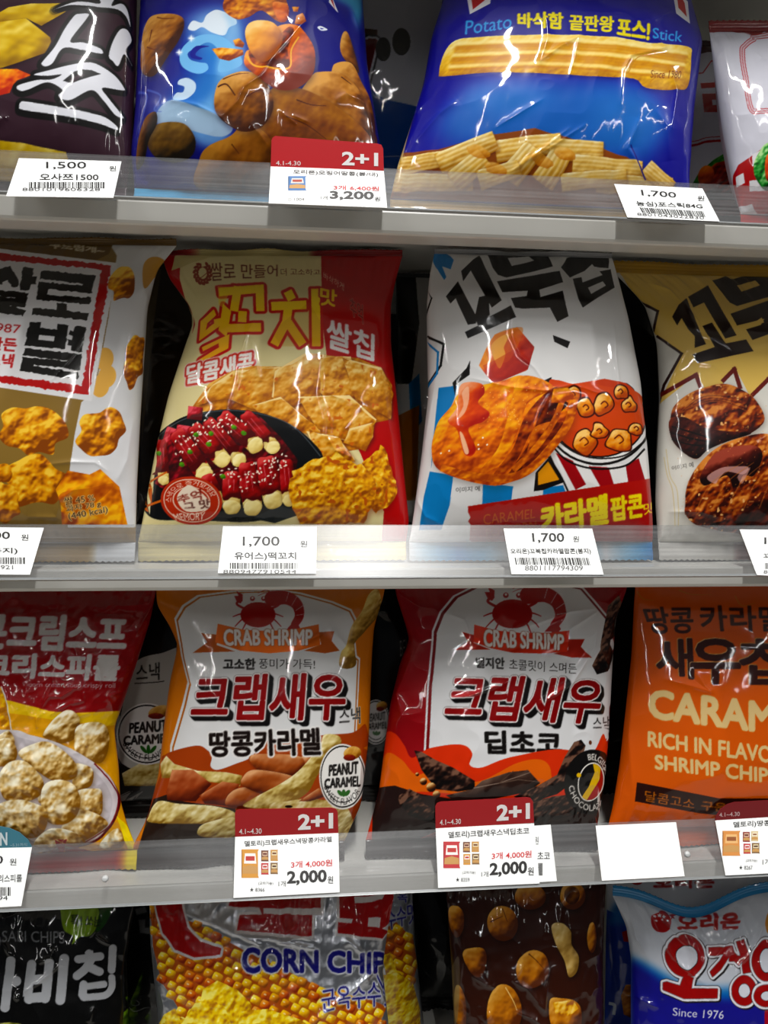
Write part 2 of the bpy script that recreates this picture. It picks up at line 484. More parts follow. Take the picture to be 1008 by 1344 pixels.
    def P(s, pts):
        """measured points -> column,row on the bag's grid"""
        q = np.asarray(pts, float)
        # keep far outliers from exploding the fit
        q = s.c0 + np.clip((q - s.c0) / s.cs, -1.15, 1.15) * s.cs
        A = s._basis(q); u = np.clip(A @ s.cu, .004, .996); v = np.clip(A @ s.cv, 0, 1)
        for _ in range(4):                     # settle onto the curved surface
            e = .004
            f0 = proj(s.S(u, v)); fu = (proj(s.S(u + e, v)) - f0) / e
            sg = np.where(v > .98, -1, 1) * e; fv = (proj(s.S(u, v + sg)) - f0) / sg[..., None]
            r = q - f0; det = fu[..., 0] * fv[..., 1] - fu[..., 1] * fv[..., 0]
            det = np.where(np.abs(det) < 2000, np.sign(det + 1e-9) * 2000, det)
            du = (r[..., 0] * fv[..., 1] - r[..., 1] * fv[..., 0]) / det; dv = (fu[..., 0] * r[..., 1] - fu[..., 1] * r[..., 0]) / det
            u = np.clip(u + np.clip(du, -.06, .06), .004, .996); v = np.clip(v + np.clip(dv, -.06, .06), 0, 1)
        col = np.interp(u, s.ur, np.arange(len(s.ur))); row = np.interp(-v, -s.vr, np.arange(len(s.vr)))
        return np.stack([col, row], -1)
    # ---- drawing
    def mask(s, *polys, step=6):
        E = []
        for p in polys: E.append(ring(s.P(subdiv(p, step))))
        return fill_edges(s.Hh, s.Ww, np.concatenate(E))
    def tmask(s, txt, quad, bold=0.0):
        A, B, _, _ = text_edges(txt)
        f = quad if callable(quad) else quad_map(quad)
        n = 3 if len(A) < 6000 else 1
        Es = []
        for k in range(n):
            a = A + (B - A) * k / n; b = A + (B - A) * (k + 1) / n
            Es.append(np.concatenate([s.P(f(a)), s.P(f(b))], 1))
        m = fill_edges(s.Hh, s.Ww, np.concatenate(Es))
        return dilate(m, bold * 1.25 * s.k) if bold else m
    def put(s, m, col, alpha=1.0, foil=None):
        c = col if isinstance(col, np.ndarray) and col.ndim == 3 else rgb(col)
        a = (m * alpha)[..., None]
        s.img[..., :3] = s.img[..., :3] * (1 - a) + c * a
        s.img[..., 3] = s.img[..., 3] * (1 - a[..., 0]) + (foil or 0.0) * a[..., 0]
        return m
    def poly(s, pts, col, smooth=False, alpha=1.0, foil=None, soft=0):
        m = s.mask(spline(pts) if smooth else pts)
        if soft: m = blur(m, soft * s.k)
        return s.put(m, col, alpha, foil)
    def umask(s, polys):
        m = s.mask(polys[0])
        for p in polys[1:]: m = np.maximum(m, s.mask(p))
        return m
    def inked(s, m, col, outs=(), alpha=1.0, foil=None, shadow=None):
        if shadow:
            dx, dy, c, w = shadow; q = dilate(m, w * s.k) if w else m
            for t in np.linspace(0, 1, 5)[1:]: s.put(np.roll(q, (int(round(dy * t * s.k)), int(round(dx * t * s.k))), (0, 1)), c)
        for w, c in outs: s.put(dilate(m, w * s.k), c)
        s.put(m, col, alpha, foil); return m
    def dots(s, pts, r, col, ar=1.0, alpha=1.0):
        s.put(s.umask([ell(x, y, r * ar, r, a, 10) for x, y, a in pts]), col, alpha)
    def line(s, pts, w, col, w1=None, smooth=True, alpha=1.0): return s.put(s.mask(thick(pts, w, w1, smooth)), col, alpha)
    def text(s, txt, quad, col, bold=0.0, outs=(), alpha=1.0, foil=None, shadow=None):
        m = s.tmask(txt, quad, bold)
        if shadow:
            dx, dy, c, w = shadow
            q = dilate(m, w * s.k) if w else m
            for t in np.linspace(0, 1, 5)[1:]:
                s.put(np.roll(q, (int(round(dy * t * s.k)), int(round(dx * t * s.k))), (0, 1)), c)
        for w, c in outs: s.put(dilate(m, w * s.k), c)
        s.put(m, col, alpha, foil)
        return m
    def base(s, col, foil=0): s.img[..., :3] = rgb(col); s.img[..., 3] = foil
    def grad(s, m, p, q, c0, c1):
        """colour running from point p to point q inside mask m"""
        a, b = s.P([p])[0], s.P([q])[0]
        yy, xx = np.mgrid[:s.Hh, :s.Ww]; d = b - a
        t = np.clip(((xx - a[0]) * d[0] + (yy - a[1]) * d[1]) / (d @ d), 0, 1)[..., None]
        s.put(m, rgb(c0) * (1 - t) + rgb(c1) * t)
    def food(s, pts, dark, mid, light, sc=10, rough=.5, dome=1.0, seed=1, edge=.25, ar=1.0, gain=1.0, light_dir=(-.5, -.85), smooth=False, fleck=None, alpha=1.0):
        """a printed picture of something lumpy: colours follow a small bumpy height map"""
        m = s.mask(spline(pts) if smooth else pts)
        ys, xs = np.where(m > 0.01)
        if len(ys) == 0: return m
        y0, y1, x0, x1 = max(ys.min() - 4, 0), ys.max() + 5, max(xs.min() - 4, 0), xs.max() + 5
        mm = m[y0:y1, x0:x1]; h, w = mm.shape
        size = min(h, w)
        d = blur(mm, max(1, size * .16)); d = np.clip((d - .35) / .65, 0, 1) ** .6
        f = fbm(h, w, sc * s.k, seed, 4, ar)
        Hm = d * size * .35 * dome + (f - .5) * sc * s.k * 1.6 * rough
        gy, gx = np.gradient(blur(Hm, 1))
        sh = .5 + gain * .55 * (gx * -light_dir[0] * -1 + gy * -light_dir[1] * -1) * -1
        sh = sh + .35 * rough * (fbm(h, w, sc * .45 * s.k, seed + 5, 3) - .5) - edge * (1 - d) * .9
        sh = np.clip(sh, 0, 1)[..., None]
        c = np.where(sh < .5, rgb(dark) + (rgb(mid) - rgb(dark)) * sh * 2, rgb(mid) + (rgb(light) - rgb(mid)) * (sh * 2 - 1))
        if fleck is not None:
            fc, amt, fs = fleck
            q = np.clip((fbm(h, w, fs * s.k, seed + 9, 2) - (1 - amt)) * 9, 0, 1)[..., None]
            c = c * (1 - q) + rgb(fc) * q
        a = (mm * alpha)[..., None]
        R = s.img[y0:y1, x0:x1]
        R[..., :3] = R[..., :3] * (1 - a) + c * a; R[..., 3] *= (1 - a[..., 0])
        return m
    def crease(s, pts, depth, width, smooth=False):
        """a sharp fold in the film along pts; depth and width in millimetres"""
        q = s.P(subdiv(spline(pts, False) if smooth else pts, 3, False))
        yy, xx = np.mgrid[:s.Hh, :s.Ww]
        wpx = width * 1e-3 / s.res
        x0, x1 = int(max(q[:, 0].min() - 4 * wpx, 0)), int(min(q[:, 0].max() + 4 * wpx, s.Ww)); y0, y1 = int(max(q[:, 1].min() - 4 * wpx, 0)), int(min(q[:, 1].max() + 4 * wpx, s.Hh))
        if x1 <= x0 or y1 <= y0: return
        X, Y = xx[y0:y1, x0:x1], yy[y0:y1, x0:x1]
        best = np.full(X.shape, 1e9); tt = np.zeros(X.shape)
        for i, (a, b) in enumerate(zip(q[:-1], q[1:])):
            d = b - a; t = np.clip(((X - a[0]) * d[0] + (Y - a[1]) * d[1]) / max(d @ d, 1e-9), 0, 1)
            D = np.hypot(X - a[0] - t * d[0], Y - a[1] - t * d[1]); k = D < best
            best[k] = D[k]; tt[k] = (i + t[k]) / (len(q) - 1)
        fade = np.sin(np.pi * np.clip(tt * .96 + .02, 0, 1)) ** .5
        s.relief[y0:y1, x0:x1] += depth * (1.35e-3 if s.key in 'AB' else 2.3e-3) * np.exp(-np.sqrt((best / wpx) ** 2 + .05)) * fade
    def crumple(s, amp, sc, seed, ar=1.0, ridged=True, octv=3):
        """creased film: amp in mm, sc in mm"""
        k = 1e-3 / s.res
        f = fbm(s.Hh, s.Ww, sc * k, seed, octv, ar)
        if ridged: f = 1 - np.abs(f * 2 - 1) * 2
        s.relief += amp * 1e-3 * (f - f.mean())
    def pleats(s, amp, wl, reach, seed, top=True, bottom=True):
        """gathers running down from the seals"""
        n = s.Ww; x = np.arange(n)[None]
        f = (vnoise(1, n, wl * 1e-3 / s.res, 1, seed) - .5) + .5 * (vnoise(1, n, wl * .45e-3 / s.res, 1, seed + 1) - .5)
        v = s.vr[:, None]; e = 0
        if top: e = e + np.exp(-(1 - v) * s.h / (reach * 1e-3))
        if bottom: e = e + np.exp(-v * s.h / (reach * 1e-3))
        s.relief += amp * 1e-3 * 2 * f * e
    # ---- mesh
    def build(s, name, label, cat='snack bag', group=None, back='#808080', seal_top=None, seal_bot=None, seal_h=(.012, .014), fold_top=0.0, fold_bot=0.0, mat=None):
        U, V = np.meshgrid(s.ur, s.vr)
        e = np.minimum(np.minimum(U, 1 - U) * s.alen, np.minimum(V, 1 - V) * s.h * 1.5) / .006
        P = s.S(U, V, s.relief * np.clip(e, 0, 1))
        h, w = U.shape
        i = np.arange(h * w).reshape(h, w)
        Q = np.stack([i[1:, :-1], i[1:, 1:], i[:-1, 1:], i[:-1, :-1]], -1).reshape(-1, 4)
        C = np.concatenate([ink(s.img[..., :3]), s.img[..., 3:]], -1).reshape(-1, 4)
        # the back
        bu = np.linspace(0, 1, 24); bv = np.linspace(0, 1, 24); BU, BV = np.meshgrid(bu, bv)
        x = np.interp(BU, *s.arc); f = s.thick_at(BV) * np.maximum(1 - np.abs(x) ** s.n, 0) ** (1 / s.n)
        BP = s.S(BU, BV, -2 * f)
        j = np.arange(576).reshape(24, 24) + h * w
        BQ = np.stack([j[:-1, :-1], j[1:, :-1], j[1:, 1:], j[:-1, 1:]], -1).reshape(-1, 4)[:, ::-1]
        BC = np.tile(np.append(ink(rgb(back)), 0.0), (576, 1))
        root = raw_mesh(name, np.concatenate([P.reshape(-1, 3), BP.reshape(-1, 3)]), np.concatenate([Q, BQ]), None, True, mat or FILM, None, np.concatenate([C, BC]))
        describe(root, label, cat, group)
        for v, col, sh, sg, fold, nm in ((1, seal_top, seal_h[0], 1, fold_top, 'top_seal'), (0, seal_bot, seal_h[1], -1, fold_bot, 'bottom_seal')):
            if col is None: continue
            nu = max(40, int(s.w / .0011)); nr = 15
            u = np.linspace(0, 1, nu); r = np.linspace(0, 1, nr)
            b0 = s.S(u, np.full(nu, float(v)))
            x = np.interp(u, *s.arc); t = (x + 1) / 2
            a, c = (s.L[-1], s.R[-1]) if v else (s.L[0], s.R[0])
            tt = np.linspace(0, 1, nu)
            X = a[0] + (c[0] - a[0]) * tt; q = a[1] + (c[1] - a[1]) * tt - (s.dip(tt) if v else 0)
            zig = np.abs((np.arange(nu) % 4) - 2) / 2 * .0011
            wav = (vnoise(1, nu, nu / 7, 1, len(name) + int(1e4 * s.w) % 97)[0] - .5) * .006
            PP = []
            for rr in r:
                d = rr * (sh - zig * (rr > .99))
                off = .00025 * (1 if int(rr * 14) % 2 else -1) + wav * rr + fold * rr * rr
                PP.append(np.stack([X, s.p0[1] + s.up[1] * (q + sg * d) + s.nr[1] * off, s.p0[2] + s.up[2] * (q + sg * d) + s.nr[2] * off], -1))
            PP = np.array(PP); k = np.arange(nr * nu).reshape(nr, nu)
            SQ = np.stack([k[:-1, :-1], k[:-1, 1:], k[1:, 1:], k[1:, :-1]], -1).reshape(-1, 4)
            if callable(col): SC_ = np.stack([col(t_) for t_ in tt]); SC_ = np.tile(SC_[None], (nr, 1, 1))
            else: SC_ = np.tile(rgb(col), (nr, nu, 1))
            CC = np.concatenate([ink(SC_), np.zeros((nr, nu, 1))], -1).reshape(-1, 4)
            so = raw_mesh(nm, PP.reshape(-1, 3), SQ if sg > 0 else SQ[:, ::-1], None, True, mat or FILM, root, CC)
            md = so.modifiers.new('thickness', 'SOLIDIFY'); md.thickness = .0004; md.offset = 0
        return root
# ------------------------------------------------------------------ the bags: where each stands
BAGS = {}
def B_(k, *a, **kw):
    BAGS[k] = Bag(*a, **kw)
B_('A1', 'A', .038, 16, [(-150, 262), (-150, -100)], [(166, 262), (172, 205), (178, 100), (180, 0), (178, -100)], .055)
B_('A2', 'A', .038, 16, [(176, 262), (172, 205), (178, 150), (182, 60), (185, 0), (180, -100)], [(500, 264), (502, 215), (494, 165), (482, 90), (476, 0), (480, -100)], .060)
B_('A3', 'A', .038, 16, [(512, 264), (521, 220), (536, 175), (556, 110), (566, 50), (582, 0), (575, -100)], [(905, 278), (903, 235), (908, 150), (920, 60), (905, 0), (915, -100)], .060)
B_('A4', 'A', .125, 8, [(858, 262), (866, 240), (885, 120), (893, 60)], [(1085, 262), (1085, 60)], .05)
B_('A5', 'A', .038, 14, [(972, 286), (962, 245), (948, 170), (938, 100), (931, 42)], [(1235, 300), (1235, 42)], .055)
B_('A6', 'A', .150, 6, [(410, 230), (430, -40)], [(622, 232), (615, -40)], .05, res=.0007)
B_('B1', 'B', .037, 14, [(-140, 716), (-140, 318)], [(178, 716), (180, 640), (184, 560), (191, 450), (194, 405), (206, 355), (232, 318)], .058)
B_('B2', 'B', .040, 15, [(181, 716), (188, 680), (203, 600), (222, 520), (240, 465), (254, 425), (248, 400), (222, 366), (212, 335)], [(533, 716), (537, 687), (529, 610), (521, 525), (513, 453), (513, 400), (520, 365), (528, 335)], .062)
B_('B3', 'B', .037, 11, [(537, 716), (541, 688), (553, 600), (562, 520), (560, 440), (560, 400), (564, 360), (570, 333)], [(856, 716), (856, 688), (848, 600), (838, 500), (824, 420), (812, 370), (803, 333)], .060)
B_('B4', 'B', .037, 16, [(864, 716), (860, 660), (862, 600), (866, 520), (862, 450), (846, 400), (822, 374), (806, 358)], [(1180, 720), (1170, 600), (1160, 368)], .060)
B_('B5', 'B', .150, 8, [(180, 700), (185, 520), (190, 345)], [(400, 700), (400, 345)], .05, res=.0007)
B_('B6', 'B', .150, 8, [(512, 700), (520, 560), (520, 350)], [(790, 700), (790, 350)], .05, res=.0007)
B_('C1', 'C', .036, 16, [(-130, 1128), (-130, 760)], [(180, 1122), (168, 1085), (158, 1050), (156, 1005), (150, 955), (164, 917), (178, 875), (197, 815), (208, 760)], .056)
B_('C2', 'C', .036, 16, [(172, 1116), (194, 1072), (208, 1017), (217, 940), (223, 895), (234, 846), (222, 820), (206, 795), (204, 755)], [(452, 1108), (474, 1055), (484, 968), (488, 864), (491, 822), (504, 780), (507, 755)], .056)
B_('C3', 'C', .036, 16, [(480, 1106), (497, 1040), (506, 970), (512, 925), (526, 867), (538, 840), (530, 813), (519, 778), (518, 750)], [(783, 1096), (794, 1010), (800, 920), (803, 867), (808, 813), (824, 768), (826, 750)], .056)
B_('C4', 'C', .036, 16, [(797, 1098), (804, 1060), (813, 1005), (822, 924), (829, 858), (832, 793), (836, 745)], [(1130, 1080), (1140, 920), (1150, 745)], .056)
B_('C5', 'C', .112, 6, [(136, 1070), (150, 900), (150, 745)], [(330, 1064), (330, 745)], .05)
B_('C6', 'C', .125, 6, [(440, 1064), (440, 745)], [(640, 1052), (640, 745)], .05, res=.0007)
B_('D1', 'D', .036, 14, [(-150, 1640), (-150, 1185)], [(160, 1630), (170, 1344), (166, 1260), (172, 1215), (180, 1178)], .055)
B_('D2', 'D', .036, 14, [(208, 1632), (209, 1344), (203, 1290), (197, 1230), (196, 1172)], [(505, 1620), (510, 1344), (502, 1270), (508, 1225), (520, 1160)], .058)
B_('D3', 'D', .036, 14, [(590, 1612), (596, 1344), (592, 1260), (585, 1160)], [(790, 1606), (790, 1344), (790, 1250), (796, 1150)], .05)
B_('D4', 'D', .036, 14, [(826, 1610), (828, 1344), (828, 1256), (822, 1215), (804, 1174)], [(1160, 1600), (1150, 1344), (1150, 1256), (1165, 1166)], .056, sag=(.020, .28, .16))
B_('D5', 'D', .110, 6, [(430, 1560), (430, 1344), (430, 1150)], [(556, 1556), (556, 1344), (545, 1240), (540, 1150)], .05)
B_('D6', 'D', .110, 6, [(792, 1540), (796, 1150)], [(1050, 1540), (1060, 1135)], .05)
B_('C7', 'C', .125, 6, [(700, 1050), (700, 745)], [(870, 1040), (870, 745)], .05, res=.0007)
B_('D7', 'D', .160, 5, [(540, 1546), (535, 1150)], [(655, 1540), (650, 1150)], .05, res=.0007)
B_('D8', 'D', .130, 6, [(120, 1556), (126, 1160)], [(262, 1552), (258, 1160)], .05, res=.0007)
B_('B7', 'B', .150, 6, [(800, 690), (800, 350)], [(930, 690), (930, 350)], .05, res=.0007)
# ------------------------------------------------------------------ printed artwork, middle shelf
def art_rice_star(b):
    z = Z(0, 310, 5.04); y = Z(0, 300, 2.8)
    b.base('#8d7340')
    # silver white side panel
    b.poly(y([(405, 60), (430, 100), (400, 330), (350, 600), (300, 640), (275, 760), (255, 900), (250, 1100), (560, 1100), (720, 40), (430, 30)]), '#d9d9da')
    b.poly(z([(-60, -20), (760, 30), (720, 120), (640, 160), (-60, 80)]), '#6d5326')
    b.text('쏙은', z(bx(196, 30, 305, 64)), '#2a1c0c', .4)
    b.text('부드럽게~', z([(335, 32), (690, 82), (688, 116), (332, 78)]), '#d6cbb4', 1.0)
    b.poly(y([(530, 130), (560, 105), (600, 115), (605, 150), (570, 180), (535, 225), (525, 180)]), '#c79a52', True)
    for cx, cy in ((385, 480), (395, 545), (370, 580)): b.poly(y(ell(cx, cy, 33, 42, 10)), '#e3b566')
    # framed name plate
    b.poly(z([(-80, 75), (780, 180), (612, 1095), (-80, 990)]), '#e2e1e2')
    r = RNG(3)
    def rough(P, a=5):
        P = subdiv(P, 16); return P + r.normal(0, a, P.shape)
    b.poly(z(rough([(-80, 105), (738, 195), (588, 1055), (-80, 955)], 4)), '#b3191c')
    b.poly(z(rough([(-80, 150), (672, 222), (545, 992), (-80, 912)], 4)), '#e2e1e2')
    K = '#17140f'
    q = lambda P: b.poly(z(rough(P, 3.0)), K)
    q([(275, 228), (635, 262), (608, 378), (533, 370), (547, 318), (265, 285)]); q([(260, 305), (330, 312), (318, 388), (605, 410), (595, 455), (240, 420)])
    q([(255, 305), (545, 328), (614, 342), (606, 380), (320, 352), (248, 346)]); q([(152, 800), (537, 838), (528, 888), (222, 852), (146, 846)]); q([(-60, 395), (105, 410), (102, 470), (-60, 448)])
    q([(380, 445), (446, 450), (440, 492), (592, 515), (582, 560), (212, 520), (218, 474), (375, 490)])
    q([(200, 568), (275, 572), (268, 612), (378, 622), (385, 582), (455, 590), (430, 752), (165, 725)])
    b.poly(z([(262, 655), (365, 665), (358, 698), (255, 686)]), '#e2e1e2')
    q([(497, 597), (575, 605), (545, 770), (470, 758), (474, 728), (445, 722), (450, 685), (478, 690), (483, 660), (458, 655), (464, 625), (490, 630)])
    q([(168, 742), (545, 782), (528, 890), (450, 880), (455, 830), (155, 790)]); q([(155, 802), (230, 812), (218, 860), (525, 905), (515, 950), (130, 895)])
    q([(-60, 330), (-60, 240), (20, 215), (70, 195), (125, 290), (120, 340), (90, 345), (50, 290), (10, 320)])
    q([(155, 208), (225, 213), (215, 265), (245, 268), (238, 322), (208, 318), (195, 362), (130, 355)])
    q([(-60, 355), (190, 378), (168, 475), (100, 468), (108, 412), (-60, 395)]); q([(-60, 425), (108, 470), (165, 492), (160, 530), (-60, 505)])
    b.text('1987', z([(-58, 572), (142, 590), (132, 645), (-66, 630)]), '#b3191c', .5)
    b.text('만든', z([(-60, 668), (118, 680), (105, 765), (-70, 750)]), '#b3191c', .9)
    b.text('스낵', z([(-70, 775), (98, 785), (80, 872), (-85, 862)]), '#b3191c', .9)
    # rice puffs
    for i, (cx, cy, rx, ry, rt) in enumerate([(450, 200, 45, 66, 10), (492, 480, 36, 100, 8), (368, 745, 84, 84, 0), (120, 745, 112, 90, 10), (130, 930, 112, 96, 10), (20, 1010, 52, 82, 0), (0, 900, 40, 40, 0)]):
        b.food(y(lump(cx, cy, rx, ry, rt, .2, i, 16)), '#8a4c10', '#d9932c', '#f7cf62', 22, 1.1, .7, 11 + i, .25)
    # burst with weight
    b.food(y([(205, 960), (250, 890), (330, 905), (370, 885), (440, 950), (470, 1090), (230, 1090), (225, 1010)]), '#9c4a10', '#dd8a24', '#f5be4a', 40, .9, .3, 41, .1)
    b.poly(y([(225, 975), (330, 955), (420, 940), (350, 1010), (240, 1030)]), '#a8521c', True, .5)
    for t, q4 in (('쌀 45 %', [(236, 990), (346, 975), (350, 1003), (240, 1020)]), ('과자 78 g', [(242, 1020), (370, 1000), (374, 1026), (246, 1048)]), ('(440 kcal)', [(250, 1048), (396, 1022), (398, 1050), (258, 1078)])):
        b.text(t, y(q4), '#3a1a08', .45, [(1.3, '#f3dca4')])
    b.crease(z([(645, 450), (580, 620), (500, 770), (400, 890), (310, 985)]), .9, 1.6, True)
    b.crease(z([(690, 540), (660, 690), (625, 900), (610, 1090)]), .7, 1.3)
    b.crease(y([(150, 870), (260, 858), (350, 860), (395, 890)]), .8, 1.4)
    b.crease(y([(100, 1060), (210, 1062), (215, 1000), (300, 940)]), 1.0, 1.8)
    b.crease(y([(430, 930), (470, 850), (490, 700)]), 1.2, 3); b.crease(y([(500, 150), (545, 260), (530, 400)]), 1.5, 4)
    b.crumple(.5, 45, 5); b.pleats(1.2, 7, 14, 3)

def art_tteok(b):
    z = Z(180, 310, 2.6526); w = Z(190, 520, 2.9647)
    RED, CR = '#b3161b', '#e0d4a4'
    b.base(CR)
    b.poly(z([(640, 0), (646, 300), (665, 450), (700, 600), (780, 760), (860, 960), (850, 1100), (1200, 1100), (1200, 0)]), RED)
    b.poly(z([(0, 0), (150, 0), (150, 150), (190, 300), (0, 300)]), RED)
    b.poly(z([(150, 0), (640, 0), (640, 60), (250, 75), (120, 120)]), '#cdbf8c')
    # wreath
    for a in range(-150, 151, 25):
        t = math.radians(a + 90); b.poly(z(ell(230 + 28 * math.cos(t), 130 + 36 * math.sin(t), 10, 5, a + 30, 12)), '#8f3a20')
        b.poly(z(ell(230 + 19 * math.cos(t), 130 + 25 * math.sin(t), 8, 4, a - 30, 12)), '#8f3a20')
    b.line(z([(212, 118), (232, 108), (245, 125), (232, 140), (218, 150)]), .9, '#8f3a20')
    b.text('쌀로 만들어', z([(255, 92), (490, 100), (490, 140), (258, 158)]), '#6e2a18', .5)
    b.text('더 고소하고', z([(500, 112), (638, 118), (638, 136), (502, 138)]), '#6e2a18', .35)
    b.text('바삭하게', z([(650, 122), (722, 165), (720, 192), (650, 148)]), '#e6c9b0', .3)
    YO = [(7.0, '#e9dfc0'), (5.6, RED)]
    def big(polys):
        m = b.umask([z(p) for p in polys])
        for wd, c in [(5.2, '#c3241f')]: b.put(dilate(m, wd * b.k), c)
        b.grad(m, z([(400, 180)])[0], z([(330, 420)])[0], '#fbdc2c', '#efb41e')
        return m
    big([np.array(P_) for P_ in ([(222, 300), (268, 256), (276, 276), (246, 306), (240, 330), (282, 296), (286, 318), (216, 366)], [(300, 236), (328, 262), (312, 352), (284, 330)], [(268, 292), (300, 284), (300, 310), (270, 322)], [(226, 388), (322, 342), (318, 392), (236, 434), (214, 432), (286, 388), (284, 374), (230, 402)])]
        + blocks([(286, 196), (350, 190), (338, 262)], [(360, 190), (428, 184), (430, 262)], [(368, 262), (366, 300)], [(300, 322), (432, 318)], w=29)
        + blocks([(525, 192), (540, 222)], [(468, 245), (590, 240)], [(528, 240), (520, 300), (478, 378)], [(525, 300), (578, 378)], [(622, 184), (625, 384)], w=30))
    b.poly(z([(282, 176), (330, 178), (300, 250), (285, 240)]), '#f6e04a', alpha=.5); b.poly(z([(470, 330), (600, 230), (640, 300), (640, 384), (500, 384)]), '#c98d14', alpha=.2)
    b.text('맛', z([(640, 178), (696, 190), (694, 246), (638, 240)]), '#f1cf25', 1.2, [(2.8, RED)])
    b.text('쌀칩', z([(664, 285), (826, 345), (824, 436), (662, 386)]), '#e9e3e0', 1.6, [(3.6, RED)])
    b.text('추억', z([(738, 212), (786, 240), (788, 306), (746, 275)]), '#7c1216', .6, [(1.6, '#c98a78')])
    b.text('달콤새콤', z([(176, 452), (404, 404), (404, 474), (172, 516)]), '#f2ebe4', 1.5, [(5.2, '#efe6df'), (3.8, '#c23325')])
    # heap of crisps
    hp = [(190, 600), (250, 515), (330, 470), (400, 452), (510, 455), (590, 407), (640, 412), (700, 420), (770, 425), (850, 460), (888, 520), (885, 640), (830, 650), (820, 700), (790, 740), (730, 750), (660, 740), (600, 690), (440, 630), (230, 610)]
    b.food(z(hp), '#8a4a14', '#cf8d38', '#eebf6c', 26, .6, .4, 2, .1)
    ch = [([(205, 590), (262, 520), (335, 470), (500, 455), (485, 580), (430, 610), (300, 560)], 5), ([(480, 470), (590, 405), (660, 415), (640, 560), (520, 600), (470, 560)], 6),
          ([(640, 420), (745, 420), (760, 560), (700, 600), (640, 540)], 7), ([(720, 425), (850, 460), (888, 540), (885, 636), (760, 560)], 8), ([(560, 560), (740, 555), (835, 640), (760, 720), (640, 690)], 9),
          ([(400, 590), (500, 560), (640, 680), (600, 690), (440, 630)], 10), ([(740, 670), (820, 650), (822, 700), (795, 742), (725, 715)], 12), ([(590, 680), (700, 700), (760, 780), (640, 780)], 13)]
    for P, sd in ch:
        b.poly(z([(x + 6, y + 8) for x, y in P]), '#5a2606', alpha=.75, soft=3); b.poly(z(P), '#f6dca0')
        b.food(z(subdiv(np.array(P) + [1.5, 4.0], 30) + RNG(sd).normal(0, 4, subdiv(np.array(P) + [1.5, 4.0], 30).shape)), ('#9c5a1a', '#8e4c14', '#a86622')[sd % 3], '#d99c42', '#f4d48e', 13, .65, .5, sd, .16, fleck=('#c8702a', .24, 7))
    # black plate
    pl = [(75, 690), (150, 635), (240, 612), (330, 604), (440, 618), (540, 660), (610, 715), (648, 770), (620, 830), (560, 900), (520, 960), (400, 995), (200, 990), (60, 985), (18, 930), (28, 850), (45, 760)]
    b.poly(z(pl), '#0f1214', True)
    b.line(z([(70, 700), (160, 640), (300, 608), (440, 622), (550, 668), (640, 768)]), 1.2, '#4a5054')
    b.poly(z([(400, 985), (560, 905), (600, 960), (480, 1000)]), '#23292c')
    b.food(z([(60, 860), (150, 700), (420, 620), (500, 700), (560, 780), (540, 900), (300, 900), (120, 900)]), '#2a0508', '#5a0c12', '#a32230', 16, .8, .3, 60, .1)
    def cake(x0, y0, x1, y1, wd, sd):
        d = np.array([x1 - x0, y1 - y0], float); d /= np.hypot(*d); n = np.array([-d[1], d[0]])
        b.poly(z([(x + 5, y + 9) for x, y in thick([(x0, y0), (x1 + d[0] * 20, y1 + d[1] * 20)], wd)]), '#1c0406', alpha=.6, soft=3)
        b.food(z(np.concatenate([thick([(x1 - d[0] * 24, y1 - d[1] * 24), (x1 + d[0] * 14, y1 + d[1] * 14)], wd * .94), ])), '#a8823c', '#e2cb84', '#f8ecbc', 14, .4, .3, sd, .12)
        b.food(z(lump(x1 + d[0] * 16, y1 + d[1] * 16, wd * .47, wd * .40, math.degrees(math.atan2(n[1], n[0])), .07, sd)), '#c2a254', '#eedd9c', '#fbf3cc', 12, .3, .4, sd, .1)
        e = RNG(sd).uniform(-8, 8, 5)
        P = [(x0 + n[0] * wd * .42, y0 + n[1] * wd * .42), (x0 - d[0] * 10, y0 - d[1] * 10), (x0 - n[0] * wd * .42, y0 - n[1] * wd * .42)] + [(x1 - d[0] * (14 + e[i]) - n[0] * wd * (.5 - .25 * i), y1 - d[1] * (14 + e[i]) - n[1] * wd * (.5 - .25 * i)) for i in range(5)]
        b.food(z(spline(P)), '#52060c', '#9c1419', '#d2504e', 26, .35, 1.0, sd, .3)
        for o in (-.12, .16): b.line(z([(x0 + d[0] * 18 + n[0] * wd * o, y0 + d[1] * 18 + n[1] * wd * o), (x1 - d[0] * 40 + n[0] * wd * o, y1 - d[1] * 40 + n[1] * wd * o)]), 1.3, '#e88c92', .4, alpha=.6, smooth=False)
    for i, c in enumerate([(70, 740, 52, 830, 44), (128, 670, 92, 780, 48), (205, 595, 200, 640, 52), (300, 620, 330, 655, 48), (165, 660, 150, 760, 50)]): 
        x0, y0, x1, y1, wd = c; b.food(z(thick([(x0, y0), (x1, y1)], wd)), '#5d0812', '#a81828', '#e2606a', 16, .9, .9, 70 + i, .3)
    cake(380, 625, 465, 725, 54, 1); cake(300, 630, 402, 720, 62, 2); cake(250, 650, 346, 768, 54, 3); cake(200, 670, 288, 768, 62, 4); cake(140, 690, 226, 815, 64, 5); cake(85, 720, 92, 835, 40, 6)
    for i, c in enumerate([(245, 840, 270, 905, 56), (330, 830, 330, 928, 64), (385, 800, 402, 930, 70), (450, 780, 472, 905, 74), (520, 790, 530, 905, 52)]): cake(*c, 20 + i)
    r = RNG(5); P = []
    for cx, cy, sx, sy, n in ((240, 690, 60, 40, 26), (330, 650, 60, 30, 18), (400, 840, 70, 30, 30), (480, 790, 50, 30, 22), (180, 730, 50, 40, 16), (300, 840, 40, 30, 12)):
        P += [(x, y, a) for x, y, a in zip(r.normal(cx, sx * .6, n), r.normal(cy, sy * .6, n), r.random(n) * 180)]
